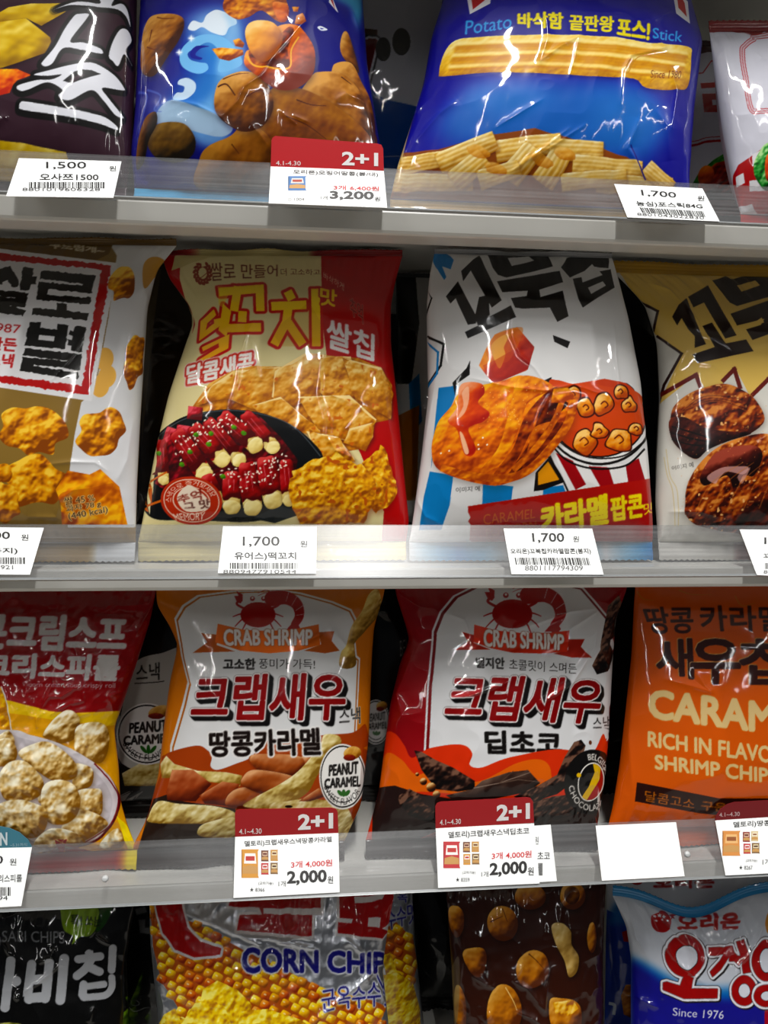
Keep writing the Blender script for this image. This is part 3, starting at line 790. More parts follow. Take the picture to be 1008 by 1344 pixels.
    b.dots([(*z([(x, y)])[0], a) for x, y, a in P], .95, '#f4ead8', 1.9)
    for x, y in ((258, 688), (338, 666), (372, 687), (250, 725), (185, 752), (206, 692), (300, 838), (156, 796), (76, 757)):
        b.food(z(lump(x, y, 10, 8, 20, .1, int(x))), '#2f5a14', '#5f9a2a', '#a5cc5a', 8, .4, .6, int(x), .2)
    b.line(z([(15, 878), (55, 850), (105, 822)]), 3, '#c56a2a', 2.2); b.line(z([(8, 952), (40, 938), (90, 920)]), 3, '#c56a2a')
    # front crisps
    for P, sd in (([(785, 790), (838, 742), (850, 724), (870, 760), (885, 810), (910, 880), (882, 942), (830, 965), (790, 900)], 31), ([(525, 880), (545, 822), (600, 785), (665, 768), (690, 750), (720, 775), (795, 800), (835, 870), (825, 940), (790, 1000), (680, 1006), (570, 1003), (545, 945)], 32)):
        Q = subdiv(P, 14); Q = Q + RNG(sd).normal(0, 3.0, Q.shape)
        b.poly(z([(x + 4, y + 8) for x, y in P]), '#5e1208', alpha=.4, soft=4)
        b.food(z(Q), '#94520c', '#d99a28', '#f6d46c', 8, 1.1, .35, sd, .14, fleck=('#b8600f', .33, 6))
    # stamp
    b.poly(z(np.array(ell(190, 922, 108, 84, 8, 60)) * 1.0), '#b23a22'); q = z
    b.put(np.clip(b.mask(z(ell(190, 922, 98, 75, 8))) - b.mask(z(ell(190, 922, 95, 72, 8))), 0, 1), '#e8cdb8')
    b.put(np.clip(b.mask(z(ell(190, 922, 66, 48, 8))) - b.mask(z(ell(190, 922, 62, 45, 8))), 0, 1), '#e8cdb8')
    def arc(cx, cy, r0x, r0y, r1, a0, a1):
        def f(N):
            a = np.radians(a0 + (a1 - a0) * N[:, 0]); k = 1 + (r1 - 1) * N[:, 1]
            return np.array(z(np.stack([cx + r0x * k * np.cos(a), cy + r0y * k * np.sin(a)], 1)))
        return f
    b.text('스낵으로 즐거보세요', arc(190, 922, 92, 70, .74, 175, 345), '#f0ddcc', .3)
    b.poly(z([(140, 910), (180, 868), (225, 895), (255, 930), (240, 955), (170, 958)]), '#e9d9c6', True)
    b.text('추억', z([(138, 908), (222, 880), (226, 918), (146, 930)]), '#7c1e14', .7); b.text('그 맛', z([(160, 930), (252, 915), (255, 948), (168, 952)]), '#4a1410', .7)
    b.text('MEMORY', z([(124, 968), (238, 962), (232, 990), (138, 992)]), '#f0ddcc', .5)
    # folds
    b.crease(z([(410, 285), (385, 335), (365, 400), (350, 500), (325, 595)]), 1.0, 1.5); b.crease(z([(390, 340), (410, 410), (425, 490)]), .7, 1.4)
    b.crease(z([(648, 400), (650, 470), (642, 540), (665, 640), (660, 700), (690, 745), (770, 780)]), 1.0, 1.4); b.crease(z([(650, 540), (740, 580)]), .6, 1.2)
    b.crease(z([(130, 270), (180, 280), (290, 330)]), 1.6, 4); b.crease(z([(900, 440), (830, 470)]), 1.2, 4)
    b.crumple(.55, 40, 8); b.pleats(1.4, 8, 16, 6)

def art_turtle_caramel(b):
    z = Z(530, 310, 2.88); y = Z(550, 325, 3.6); w = Z(530, 480, 3.0545)
    b.base('#dddcdb')
    BL = '#1c7fb8'; K = '#15100e'
    # striped box behind
    for P in ([(140, 90), (215, 80), (205, 130), (190, 170), (130, 280), (110, 420), (118, 300)], [(105, 425), (200, 440), (185, 560), (150, 660), (62, 660), (80, 530)], [(318, 470), (440, 485), (432, 540), (315, 560)], [(560, 490), (640, 480), (655, 520), (560, 520)]):
        b.poly(w(P), BL)
    b.poly(w([(530, 430), (590, 360), (640, 470), (560, 500), (522, 505)]), K); b.poly(w([(540, 430), (580, 385), (625, 458), (540, 480)]), '#dd9a1e')
    # jagged outline at left
    b.poly(y([(50, 30), (130, 25), (165, 60), (150, 105), (110, 90), (130, 140), (120, 155), (75, 85)]), BL)
    for L, wd in (([(30, 215), (60, 240), (30, 330)], 4), ([(40, 420), (118, 460), (112, 500)], 5)): b.put(b.umask([y(p) for p in blocks(L, w=wd * 3.6 / 2)]), K)
    b.put(b.umask([z(p) for p in blocks([(95, 385), (152, 408), (140, 490), (75, 590)], w=9)]), K); b.put(b.umask([z(p) for p in blocks([(84, 400), (130, 440), (126, 520), (70, 600)], w=8)]), BL)
    b.poly(z([(185, 555), (238, 500), (252, 470), (250, 525), (200, 560), (195, 605)]), K); b.poly(z([(565, 375), (630, 400), (620, 425), (570, 400)]), K)
    # name in black brush blocks
    for P in ([(128, 232), (185, 160), (275, 330), (270, 360), (232, 366), (190, 275), (175, 240), (150, 265)],
              [(200, 112), (255, 60), (285, 40), (392, 250), (345, 285), (245, 110), (210, 160)],
              [(262, 318), (290, 300), (330, 330), (435, 275), (460, 330), (232, 430), (218, 400), (280, 370)],
              [(285, 235), (330, 225), (335, 320), (300, 345), (265, 330)],
              [(320, 20), (600, 20), (632, 92), (580, 105), (415, 142), (375, 130), (350, 95)], 
              [(370, 160), (665, 112), (682, 165), (570, 200), (575, 235), (680, 205), (708, 325), (655, 352), (620, 285), (490, 290), (455, 285), (435, 240), (510, 230), (515, 205), (395, 212)],
              [(690, 70), (720, 10), (900, 0), (895, 100), (830, 90), (820, 78), (785, 110), (715, 142), (672, 95)],
              [(728, 148), (770, 140), (775, 165), (870, 130), (855, 112), (905, 105), (925, 190), (850, 235), (775, 285), (755, 245)]):
        b.poly(y(P), K)
    b.poly(y([(420, 50), (520, 42), (545, 62), (440, 88)]), '#d0cfce'); b.poly(y([(800, 190), (870, 160), (885, 180), (815, 220)]), '#d8d7d6')
    # caramel cube
    b.food(z([(310, 430), (345, 372), (430, 345), (495, 420), (470, 505), (340, 562), (285, 490)]), '#8c1c04', '#c94a14', '#f0a04c', 40, .3, .7, 3, .15)
    b.poly(z([(312, 440), (345, 375), (420, 347), (452, 360), (400, 470), (340, 470)]), '#d9792c', True, .55)
    b.poly(z([(330, 420), (360, 385), (400, 372), (380, 420), (385, 450), (365, 500), (345, 470)]), '#f2b662', True, .9); b.poly(z([(345, 470), (415, 430), (495, 425), (465, 510), (335, 560), (300, 490)]), '#b5300c', False, .45)
    # popcorn tub
    C = [(455, 520), (480, 490), (540, 470), (900, 600), (905, 790), (840, 830), (720, 840), (610, 800), (560, 760)]
    b.put(np.clip(b.mask(z(ell(712, 690, 262, 168, 12))) - b.mask(z(ell(712, 690, 246, 152, 12))), 0, 1) * b.mask(z([(440, 440), (560, 440), (560, 640), (440, 640)])), K)
    rim = b.mask(z(ell(735, 690, 200, 178, 6))); b.put(rim, K)
    b.put(b.mask(z(ell(735, 686, 194, 172, 6))), '#e8e6e4'); b.put(b.mask(z(ell(735, 680, 183, 158, 6))), K); b.put(b.mask(z(ell(735, 678, 178, 154, 6))), '#c24a22')
    b.poly(z([(560, 560), (640, 560), (760, 540), (860, 560), (905, 640), (900, 500), (700, 420), (560, 470)]), '#dddcdb')
    b.poly(z([(548, 560), (580, 545), (640, 560), (700, 555), (770, 570), (860, 580), (905, 620), (900, 720), (560, 720)]), '#c9532a', True)
    b.put(b.mask(z([(550, 770), (620, 840), (720, 872), (840, 862), (912, 805), (930, 1000), (640, 1000), (600, 900)])), '#e8e6e4')
    for P in ([(575, 820), (640, 850), (690, 940), (650, 960)], [(700, 870), (775, 875), (795, 940), (745, 950)], [(840, 868), (890, 840), (915, 930), (850, 935)]): b.poly(z(P), '#9c1722')
    b.line(z([(545, 830), (590, 900), (622, 965)]), 2.6, K); b.line(z([(560, 790), (620, 850), (720, 880), (840, 868), (912, 805)]), 2.6, K)
    b.line(z([(575, 765), (640, 815), (720, 840), (830, 832), (905, 780)]), 2.0, K)
    for i, (cx, cy, rr) in enumerate([(683, 780, 44), (815, 772, 46), (850, 640, 28), (760, 640, 36), (690, 650, 30), (640, 600, 26), (820, 590, 26), (740, 740, 28), (880, 730, 24)]):
        P = lump(cx, cy, rr, rr, 0, .22, 50 + i, 9)
        b.poly(z(lump(cx, cy, rr + 6, rr + 6, 0, .22, 50 + i, 9)), '#4a1606'); b.food(z(P), '#b5541a', '#e3953e', '#f8cd84', 16, .5, .9, 80 + i, .2)
        b.line(z([(cx - rr * .4, cy - rr * .1), (cx, cy - rr * .4), (cx + rr * .35, cy), (cx, cy + rr * .3)]), 1.8, '#6b2408')
    # big shell chip
    sh = [(118, 290), (140, 225), (190, 165), (215, 120), (262, 85), (330, 75), (395, 62), (470, 40), (540, 70), (600, 85), (660, 95), (688, 130), (680, 210), (640, 290), (570, 380), (500, 440), (430, 468), (360, 482), (250, 462), (160, 430), (122, 395), (112, 340)]
    b.poly(w([(x + 6, y_ + 14) for x, y_ in sh]), '#3a2a20', True, .35, soft=5)
    b.food(w(sh), '#943806', '#e07c14', '#f6bc4c', 20, .55, .5, 5, .16, smooth=True)
    bands = [([(470, 45), (600, 85), (500, 150), (460, 260), (400, 380), (330, 430), (300, 430), (380, 330), (420, 200)], '#b4520e', '#e08a20', '#f3b24a'),
             ([(600, 90), (680, 120), (560, 160), (500, 290), (440, 400), (360, 440), (440, 330), (490, 200)], '#5c1c04', '#a84c0c', '#d07e24'),
             ([(560, 150), (660, 150), (610, 210), (550, 320), (470, 420), (420, 440), (510, 300)], '#300c02', '#6c2606', '#a04c14'),
             ([(530, 245), (640, 230), (560, 350), (480, 420), (500, 330)], '#5a1a04', '#9c430c', '#c9701e')]
    for i, (P, d, m, l) in enumerate(bands): b.food(w(P), d, m, l, 20, .8, .4, 90 + i, .12, smooth=True)
    b.food(w(thick([(685, 130), (660, 230), (590, 330), (500, 420), (400, 452), (260, 440), (150, 410)], 34, 30, True)), '#a1480a', '#da811c', '#f4b54e', 14, .8, .8, 99, .25)
    b.food(w(thick([(640, 130), (600, 230), (530, 330), (440, 420)], 22, 26, True)), '#8f3c08', '#cf741a', '#eda544', 12, .8, .8, 98, .25)
    b.food(w([(600, 95), (660, 90), (688, 125), (640, 150), (590, 150)]), '#a1480a', '#da811c', '#f4b54e', 14, .8, .8, 97, .2)
    # caramel drip
    b.food(w([(225, 85), (262, 66), (315, 75), (325, 110), (300, 150), (345, 190), (320, 225), (280, 240), (260, 260), (290, 330), (275, 362), (250, 360), (235, 330), (215, 260), (185, 235), (180, 215), (215, 165)]), '#a8290a', '#d4551e', '#f6b08a', 30, .2, 1.1, 4, .15, smooth=True)
    b.poly(w([(235, 110), (260, 85), (262, 140), (245, 190), (215, 215), (240, 160)]), '#f4c6aa', True, .75); b.poly(w([(225, 270), (240, 280), (262, 345), (245, 350)]), '#f7d8b8', True, .8)
    r = RNG(8); b.dots([(*w([(x, y_)])[0], 0) for x, y_ in zip(r.uniform(300, 620, 70), r.uniform(70, 260, 70))], .55, '#fbe6b0', alpha=.8)
    b.dots([(*w([(x, y_)])[0], 0) for x, y_ in ((183, 342), (300, 318), (302, 335), (318, 290), (150, 352), (335, 318))], 1.2, '#fff6e0')
    b.text('이미지 예', w([(210, 490), (306, 482), (306, 504), (210, 510)]), '#3c3a38', .25)
    # banner
    b.poly(w([(258, 565), (980, 455), (1060, 450), (1060, 760), (258, 760), (268, 640), (258, 625), (268, 610), (258, 590)]), '#a5200f')
    b.poly(w([(258, 565), (980, 455), (980, 540), (560, 610), (270, 620)]), '#b32a12', alpha=.6)
    b.text('CARAMEL', w([(318, 598), (530, 574), (528, 612), (322, 640)]), '#c2651e', .4); b.text('POPCORN', w([(330, 655), (532, 622), (532, 652), (332, 690)]), '#b35a1a', .4)
    b.text('카라멜', w([(552, 568), (815, 518), (818, 632), (560, 668)]), '#f0dc1e', 2.1)
    b.text('팝콘', w([(830, 532), (958, 512), (960, 604), (836, 624)]), '#f0dc1e', 1.6); b.text('맛', w([(962, 555), (1000, 548), (1000, 590), (962, 600)]), '#f0dc1e', .7)
    b.crease(z([(385, 230), (410, 300), (405, 370), (440, 450), (495, 500), (555, 590)]), .8, 1.3); b.crease(z([(250, 535), (400, 570), (540, 585), (640, 560), (760, 600), (810, 630)]), .8, 1.4)
    b.crease(z([(555, 590), (520, 660), (495, 720)]), .8, 1.4); b.crease(z([(795, 340), (800, 450), (815, 560), (815, 620)]), .9, 1.5); b.crease(z([(555, 590), (600, 640), (640, 700)]), .5, 1.2)
    b.crease(z([(60, 880), (100, 650), (130, 480)]), 1.4, 3.5); b.crease(z([(30, 960), (80, 1060), (140, 1090)]), 1, 2)
    b.crumple(.5, 40, 15); b.pleats(1.3, 8, 15, 9)

def art_turtle_choco(b):
    z = Z(850, 340, 6.108); y = Z(780, 310, 2.86)
    b.base('#d6d3cb'); YL = '#dcbd70'; MR = '#6a1c14'; K = '#23110e'
    b.poly(y([(0, 0), (900, 0), (900, 560), (790, 500), (720, 560), (650, 540), (590, 612), (528, 490), (480, 560), (420, 580), (385, 520), (240, 635), (330, 440), (215, 360), (240, 280), (160, 235)]), YL)
    for L in ([(150, 238), (240, 282), (222, 362)], [(235, 375), (328, 442), (262, 560), (240, 632)]): b.put(b.umask([y(p) for p in blocks(L, w=10)]), '#2e120e')
    for L in ([(245, 600), (383, 522), (400, 570)], [(480, 548), (527, 500), (550, 575)], [(592, 600), (655, 538), (720, 560)]): b.put(b.umask([y(p) for p in blocks(L, w=16)]), MR)
    # black name blocks
    for P in ([(200, 465), (250, 370), (315, 315), (340, 390), (420, 580), (470, 685), (378, 715), (380, 620), (330, 570), (275, 475), (240, 535)],
              [(328, 305), (485, 215), (718, 612), (625, 640), (455, 350), (370, 390)], [(360, 768), (540, 708), (440, 540), (520, 510), (625, 680), (795, 645), (855, 738), (400, 840)],
              [(520, 175), (630, 140), (670, 165), (850, 120), (1100, 70), (1100, 270), (720, 378), (660, 350), (600, 270)], [(668, 440), (1100, 290), (1100, 470), (940, 520), (1100, 480), (1100, 560), (845, 650), (792, 565), (910, 530), (940, 480), (720, 535)]):
        b.poly(z(P), K)
    b.poly(z([(718, 215), (870, 170), (908, 210), (755, 265)]), YL); b.poly(z([(800, 550), (918, 470), (938, 510), (790, 560)]), YL)
    # second character, mostly outside the frame
    for P in ([(1180, 60), (1500, 0), (1600, 240), (1260, 330)], [(1150, 420), (1700, 330), (1700, 440), (1180, 540)]): b.poly(z(P), K)
    # chocolate shells
    def shell(P, sd, rot):
        b.poly(y([(x + 5, q + 10) for x, q in P]), '#2a1a14', True, .35, soft=5)
        b.food(y(P), '#3a0f06', '#8a3a14', '#d08a4a', 18, 1.1, .55, sd, .22, smooth=True, fleck=('#e2b27a', .28, 6))
    shell([(285, 700), (300, 640), (360, 590), (440, 562), (500, 556), (560, 580), (610, 620), (640, 690), (590, 740), (500, 770), (430, 800), (380, 838), (310, 790), (285, 740)], 61, 0)
    for i in range(7):
        t = i / 6; b.line(y([(300 + 40 * t, 650 - 40 * t + 40), (400 + 60 * t, 600 + 20 * t), (540 + 40 * t, 600 + 60 * t)]), 2.0, ['#a85a2a', '#5a2410'][i % 2], 1, alpha=.6)
    b.food(y([(285, 690), (340, 680), (420, 720), (520, 735), (590, 742), (500, 772), (430, 802), (378, 836), (312, 792), (286, 745)]), '#120404', '#3a1410', '#7a3420', 22, .6, .6, 62, .2, smooth=True)
    for i in range(3): b.line(y([(292, 715 + 24 * i), (360, 735 + 24 * i), (440, 760 + 14 * i)]), 2, '#0c0303')
    shell([(342, 1010), (352, 930), (400, 850), (470, 790), (560, 755), (660, 745), (780, 800), (820, 950), (700, 1120), (420, 1095), (345, 1050)], 63, 0)
    b.food(y([(400, 900), (450, 820), (530, 790), (610, 790), (632, 830), (600, 900), (560, 900), (530, 960), (500, 900), (440, 930), (410, 935)]), '#1c0604', '#4a140c', '#9a4a3a', 40, .4, 1.2, 64, .2, smooth=True)
    b.poly(y([(425, 905), (480, 870), (550, 865), (580, 870), (560, 895), (500, 885), (470, 910), (455, 930)]), '#c59a94', True, .8); b.poly(y([(540, 900), (585, 870), (570, 905), (555, 930)]), '#c59a94', True, .7)
    b.food(y([(600, 1000), (700, 870), (820, 850), (900, 1000), (800, 1100), (420, 1090), (520, 1060)]), '#140404', '#3a120c', '#7c3018', 20, .8, .5, 65, .2, smooth=True)
    for i in range(6): b.line(y([(380 + 60 * i, 1040 - 4 * i), (440 + 55 * i, 930), (560 + 40 * i, 850)]), 1.8, '#c07a40', 1, alpha=.45)
    r = RNG(9); b.dots([(*y([(x, q)])[0], 0) for x, q in zip(r.uniform(310, 650, 120), r.uniform(570, 1040, 120)) if True], .6, '#e0a068', alpha=.6)
    b.text('이미지 예', y([(290, 865), (372, 848), (375, 868), (293, 880)]), '#4a4642', .25)
    b.line(y([(262, 830), (275, 900), (295, 960), (305, 1090)]), .9, '#cdbb8a'); b.line(y([(270, 800), (285, 900), (312, 960), (318, 1090)]), .9, '#cdbb8a')
    b.crease(z([(290, 340), (340, 420), (400, 500), (420, 580)]), 1.1, 1.6); b.crease(z([(440, 620), (540, 640), (640, 700), (690, 750)]), 1.0, 1.4); b.crease(z([(0, 190), (170, 250), (270, 350)]), 1.2, 2)
    b.crease(z([(400, 840), (520, 850), (590, 900)]), .8, 2); b.crease(y([(280, 1035), (400, 1035), (480, 1060)]), 1, 1.8); b.crease(y([(340, 440), (300, 520), (250, 640)]), 1.4, 4)
    b.crumple(.6, 38, 25); b.pleats(1.4, 8, 15, 12)

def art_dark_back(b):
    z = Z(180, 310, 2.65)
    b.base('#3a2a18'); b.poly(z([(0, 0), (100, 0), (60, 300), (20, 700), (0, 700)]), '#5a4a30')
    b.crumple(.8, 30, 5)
def art_turtle_behind(b):
    z = Z(530, 310, 2.88)
    b.base('#c9c7c5'); b.poly(z([(-60, 60), (40, 70), (60, 330), (30, 560), (-60, 560)]), '#1a1412'); b.poly(z([(20, 560), (60, 520), (70, 700), (30, 760)]), '#1c7fb8')
    b.poly(z([(-60, 700), (60, 640), (50, 1000), (-60, 1000)]), '#a5641c'); b.crumple(.8, 30, 6)
# ------------------------------------------------------------------ printed artwork, top shelf
def art_purple(b):
    z = Z(0, 0, 5.305)
    b.base('#3c2530'); K = '#0c0a0a'; WH = '#dfe0e6'
    for P, sd in (([(-300, 150), (0, 85), (60, 50), (220, 25), (530, 25), (455, 85), (290, 180), (180, 125), (0, 160)], 1), ([(-300, 200), (0, 155), (180, 125), (350, 260), (358, 290), (320, 370), (150, 430), (20, 470), (-300, 520)], 2), ([(-300, 960), (0, 985), (150, 1000), (460, 1060), (480, 1120), (470, 1200), (-300, 1400)], 3)):
        b.poly(z([(x + 6, y + 12) for x, y in P]), '#1c0c12', alpha=.5, soft=3)
        b.food(z(P), '#8c6a12', '#c9a93a', '#efdd86', 60, .35, .25, sd, .1)
    b.food(z([(-300, 560), (0, 480), (120, 480), (220, 525), (120, 560), (90, 600), (70, 650), (-40, 680), (-300, 700)]), '#b5360c', '#e07a22', '#f4d050', 26, .8, .4, 5, .1, fleck=('#f2dc3a', .3, 20))
    G = [[(370, 120 - 50), (480, 40), (620, 45), (700, 55), (820, 70), (880, 120), (910, 190), (890, 80), (850, 30), (780, 45), (800, -20), (700, -10), (695, 30), (540, 15)],
         [(460, 190), (520, 110), (560, 98), (620, 100), (600, 140), (490, 285), (580, 295), (690, 335), (718, 362), (700, 376), (560, 345), (440, 335), (370, 440), (320, 465), (292, 450), (300, 430), (380, 330)],
         [(760, 390), (790, 290), (840, 210), (890, 215), (918, 290), (878, 360), (925, 470), (868, 380), (825, 462), (790, 430)],
         [(238, 522), (330, 495), (480, 455), (600, 435), (680, 450), (800, 530), (868, 620), (850, 632), (715, 615), (760, 690), (858, 815), (848, 826), (800, 800), (720, 700), (640, 630), (500, 695), (440, 695), (410, 665), (440, 630), (335, 575), (200, 625), (150, 635), (118, 615), (140, 590), (260, 560), (360, 555), (430, 520), (330, 530)],
         [(150, 715), (190, 712), (400, 745), (590, 780), (720, 815), (790, 860), (822, 895), (810, 908), (680, 860), (450, 810), (170, 770), (138, 745)]]
    sp = [spline(z(p), True, 5) for p in G]
    m = b.umask(sp)
    hole = b.mask(z([(440, 565), (520, 500), (570, 485), (640, 490), (705, 518), (640, 535), (560, 560), (500, 582)]))
    sh = dilate(m, 5.0 * b.k); b.put(sh, K); b.put(np.roll(sh, (int(4 * b.k), int(-1 * b.k)), (0, 1)), K)
    b.put(m * (1 - hole), WH); b.put(b.mask(z([(480, 560), (560, 515), (600, 522), (520, 570)])), '#3c2530')
    b.crease(z([(-20, 870), (30, 820), (60, 835)]), .8, 2)
    b.crumple(.6, 45, 33); b.pleats(1.3, 9, 16, 31)

def art_peanut_squid(b):
    z = Z(180, 0, 3.0545)
    b.base('#12147c')
    h, w = b.Hh, b.Ww
    m = blur(b.mask(z([(200, 120), (330, 40), (420, 60), (420, 250), (350, 430), (250, 500), (130, 480), (80, 440), (240, 300)])), 22 * b.k); b.put(m, '#3f8fd0', .95)
    m = blur(b.mask(z(ell(310, 100, 110, 60))), 14 * b.k); b.put(m, '#9cc6ea', .8)
    b.poly(z([(480, -40), (900, -40), (905, 60), (880, 130), (860, 30), (780, -10)]), '#4f9fc4', soft=6)
    WH = '#dfe9f2'
    b.poly(z([(205, 115), (225, 85), (262, 92), (280, 62), (315, 42), (350, 50), (390, 70), (400, 95), (370, 110), (350, 140), (300, 130), (262, 110), (230, 125)]), WH, True)
    b.poly(z([(345, 50), (400, 80), (430, 190), (420, 260), (330, 300), (330, 190), (370, 110)]), '#9cc8e8', True, .6, soft=4)
    # rolling waves
    b.poly(z([(285, 170), (240, 190), (205, 215), (215, 240), (250, 250), (280, 255), (285, 280), (255, 298), (215, 290), (180, 265), (172, 225), (190, 185), (235, 150), (290, 138), (350, 150), (400, 200), (420, 260), (330, 290), (335, 220), (315, 185)]), '#7fb9e4', True)
    b.poly(z([(290, 185), (255, 195), (235, 220), (262, 232), (250, 240), (218, 232), (215, 210), (240, 185)]), '#16208c', True)
    b.poly(z([(160, 375), (185, 372), (190, 350), (165, 340), (172, 322), (205, 315), (235, 335), (232, 370), (200, 400), (165, 408), (145, 400)]), '#c6d9ea', True)
    b.poly(z([(335, 250), (430, 260), (440, 330), (330, 440), (380, 520), (330, 600), (200, 560), (80, 500), (75, 450), (140, 405), (230, 430), (310, 360)]), '#7db4de', True, .8, soft=5)
    b.poly(z([(75, 470), (100, 425), (140, 405), (230, 430), (330, 470), (385, 520), (330, 550), (200, 520), (90, 500)]), '#b9cad8', True, .75)
    for x, y in ((218, 155), (170, 212)):
        b.put(blur(b.mask(z(ell(x, y, 10, 10))), 2), '#f2f8fc'); b.poly(z([(x - 16, y), (x, y - 3), (x + 16, y), (x, y + 3)]), '#f2f8fc'); b.poly(z([(x, y - 16), (x + 3, y), (x, y + 16), (x - 3, y)]), '#f2f8fc')
    b.line(z([(5, 370), (40, 385), (20, 480)]), 4, '#5b6fb8', 1, alpha=.7); b.line(z([(40, 360), (95, 385), (70, 440), (100, 450)]), 3, '#5b6fb8', 1, alpha=.7)
    BR = ('#44200a', '#9a6228', '#d2a05c')
    def nut(P, sd, c=BR, sc=26, dome=1.15, rough=.3):
        b.poly(z([(x + 5, y + 9) for x, y in P]), '#120a20', True, .4, soft=4); b.food(z(P), *c, sc, rough, dome, sd, .3, smooth=True)
    nut([(60, 65), (130, 55), (180, 70), (190, 105), (170, 160), (130, 220), (75, 300), (35, 303), (15, 270), (18, 180), (30, 110)], 1)
    for L in ([(80, 70), (110, 75), (150, 75)], [(40, 190), (70, 200), (90, 190)], [(60, 120), (50, 170)]): b.line(z(L), 1.6, '#6a3008', .6)
    nut([(815, 190), (825, 135), (845, 130), (870, 200), (890, 280), (880, 290), (830, 235)], 2)
    nut([(780, 290), (800, 255), (860, 255), (900, 330), (940, 420), (950, 560), (850, 570), (760, 420)], 3)
    nut([(690, 320), (740, 290), (830, 300), (900, 380), (930, 480), (950, 590), (700, 590), (600, 480)], 4)
    nut([(530, 370), (620, 350), (720, 380), (860, 470), (950, 580), (940, 720), (520, 720), (470, 560)], 5, ('#3c1a08', '#7a4318', '#a8722e'))
    nut([(250, 640), (290, 585), (380, 545), (430, 500), (520, 540), (560, 640), (540, 760), (250, 760)], 6, ('#40200a', '#8a5520', '#b8823c'))
    nut([(310, 400), (330, 330), (390, 295), (450, 288), (510, 320), (545, 390), (540, 460), (490, 520), (420, 530), (360, 500), (320, 460)], 7)
    b.line(z([(325, 350), (360, 340), (395, 385)]), 2.2, '#4a1e06', 1.5); b.line(z([(440, 390), (490, 365), (530, 380)]), 2.0, '#5a260a', .8); b.line(z([(345, 320), (400, 300), (450, 295)]), 1.4, '#5a260a', .6)
    for L in ([(640, 400), (700, 420), (760, 425)], [(380, 580), (410, 620)], [(820, 310), (860, 340)], [(600, 470), (680, 500), (760, 560)]): b.line(z(L), 1.6, '#4a1e08', .6)
    nut([(45, 560), (75, 505), (140, 490), (200, 505), (235, 560), (225, 620), (180, 650), (90, 640), (50, 600)], 8, ('#1c1408', '#5e4218', '#8c6c34'))
    nut([(0, 590), (30, 480), (75, 450), (80, 500), (50, 560), (30, 640), (0, 680)], 9, ('#1c1006', '#4a2c14', '#7a4f2a'))
    # opened nut
    nut([(430, 250), (440, 205), (480, 190), (560, 110), (640, 105), (700, 170), (716, 240), (700, 310), (640, 355), (570, 362), (510, 330), (450, 280)], 10, ('#7a2c08', '#d0681e', '#f0a860'), 30, 1.2, .3)
    b.food(z([(448, 215), (480, 180), (560, 150), (610, 110), (630, 130), (605, 200), (612, 265), (560, 280), (480, 265)]), '#5a1c06', '#a84a14', '#d98a3e', 18, .9, .4, 11, .1, smooth=True)
    b.line(z([(440, 225), (470, 262), (540, 275), (612, 272), (620, 200), (650, 150)]), 2.6, '#e8b04a', 1.8)
    nut([(435, 145), (445, 100), (490, 83), (550, 95), (585, 150), (560, 220), (510, 250), (460, 215)], 12, ('#9a5410', '#e09a3a', '#f6d08c'), 40, 1.2, .25)
    b.food(z([(350, 45), (350, 0), (380, -30), (560, -40), (605, 20), (608, 60), (590, 90), (560, 85), (500, 45), (450, 70), (400, 78)]), '#8a3c08', '#d8862a', '#f6c662', 22, .9, .6, 13, .2, smooth=True)
    b.food(z([(545, 10), (600, 20), (608, 70), (588, 92), (560, 70)]), '#9a3c10', '#d8702a', '#f0a05c', 22, .4, .7, 19, .2, smooth=True)
    b.food(z([(300, 195), (340, 190), (425, 200), (428, 220), (370, 245), (330, 235)]), '#8a3c08', '#d98c2e', '#f4c468', 14, .9, .6, 14, .2)
    b.food(z([(385, 160), (410, 152), (432, 175), (425, 192), (395, 185)]), '#8a3c08', '#c97c2e', '#f0b458', 10, .8, .7, 15, .2); b.food(z([(622, 28), (650, 30), (645, 50), (628, 48)]), '#9a4a10', '#d98c2e', '#f4c468', 8, .6, .7, 16, .2)
    b.food(z([(632, 100), (640, 65), (665, 55), (680, 90), (660, 105)]), '#9a4a20', '#d0884e', '#f0b484', 14, .6, .7, 17, .2)
    b.poly(z([(770, 10), (800, 45), (808, 52), (775, -30)]), '#e8e8ea'); b.poly(z([(768, -20), (795, 40), (778, -30)]), '#b01a22')
    b.poly(z([(724, 112), (738, 106), (765, 120), (740, 124)]), '#e8eef4', True); b.poly(z([(735, 113), (750, 116), (740, 119)]), '#16189a', True)
    # lower, shaded brown fold of the print
    b.crease(z([(678, 0), (670, 90), (610, 160), (540, 240), (490, 310), (430, 350), (400, 410), (330, 475)]), 1.3, 2.0)
    b.crease(z([(455, 500), (490, 540), (525, 590)]), 1.0, 2.4); b.crease(z([(795, 405), (840, 380), (910, 410)]), 1.2, 2.6); b.crease(z([(580, 450), (640, 500)]), .7, 1.6)
    b.crease(z([(145, 340), (142, 405), (240, 425), (330, 470), (385, 520)]), 1.0, 2.0); b.crease(z([(620, 460), (690, 490)]), .6, 1.4); b.crease(z([(860, 40), (890, 120)]), 1.2, 3)
    b.crumple(.7, 40, 35); b.pleats(1.5, 8, 18, 37)

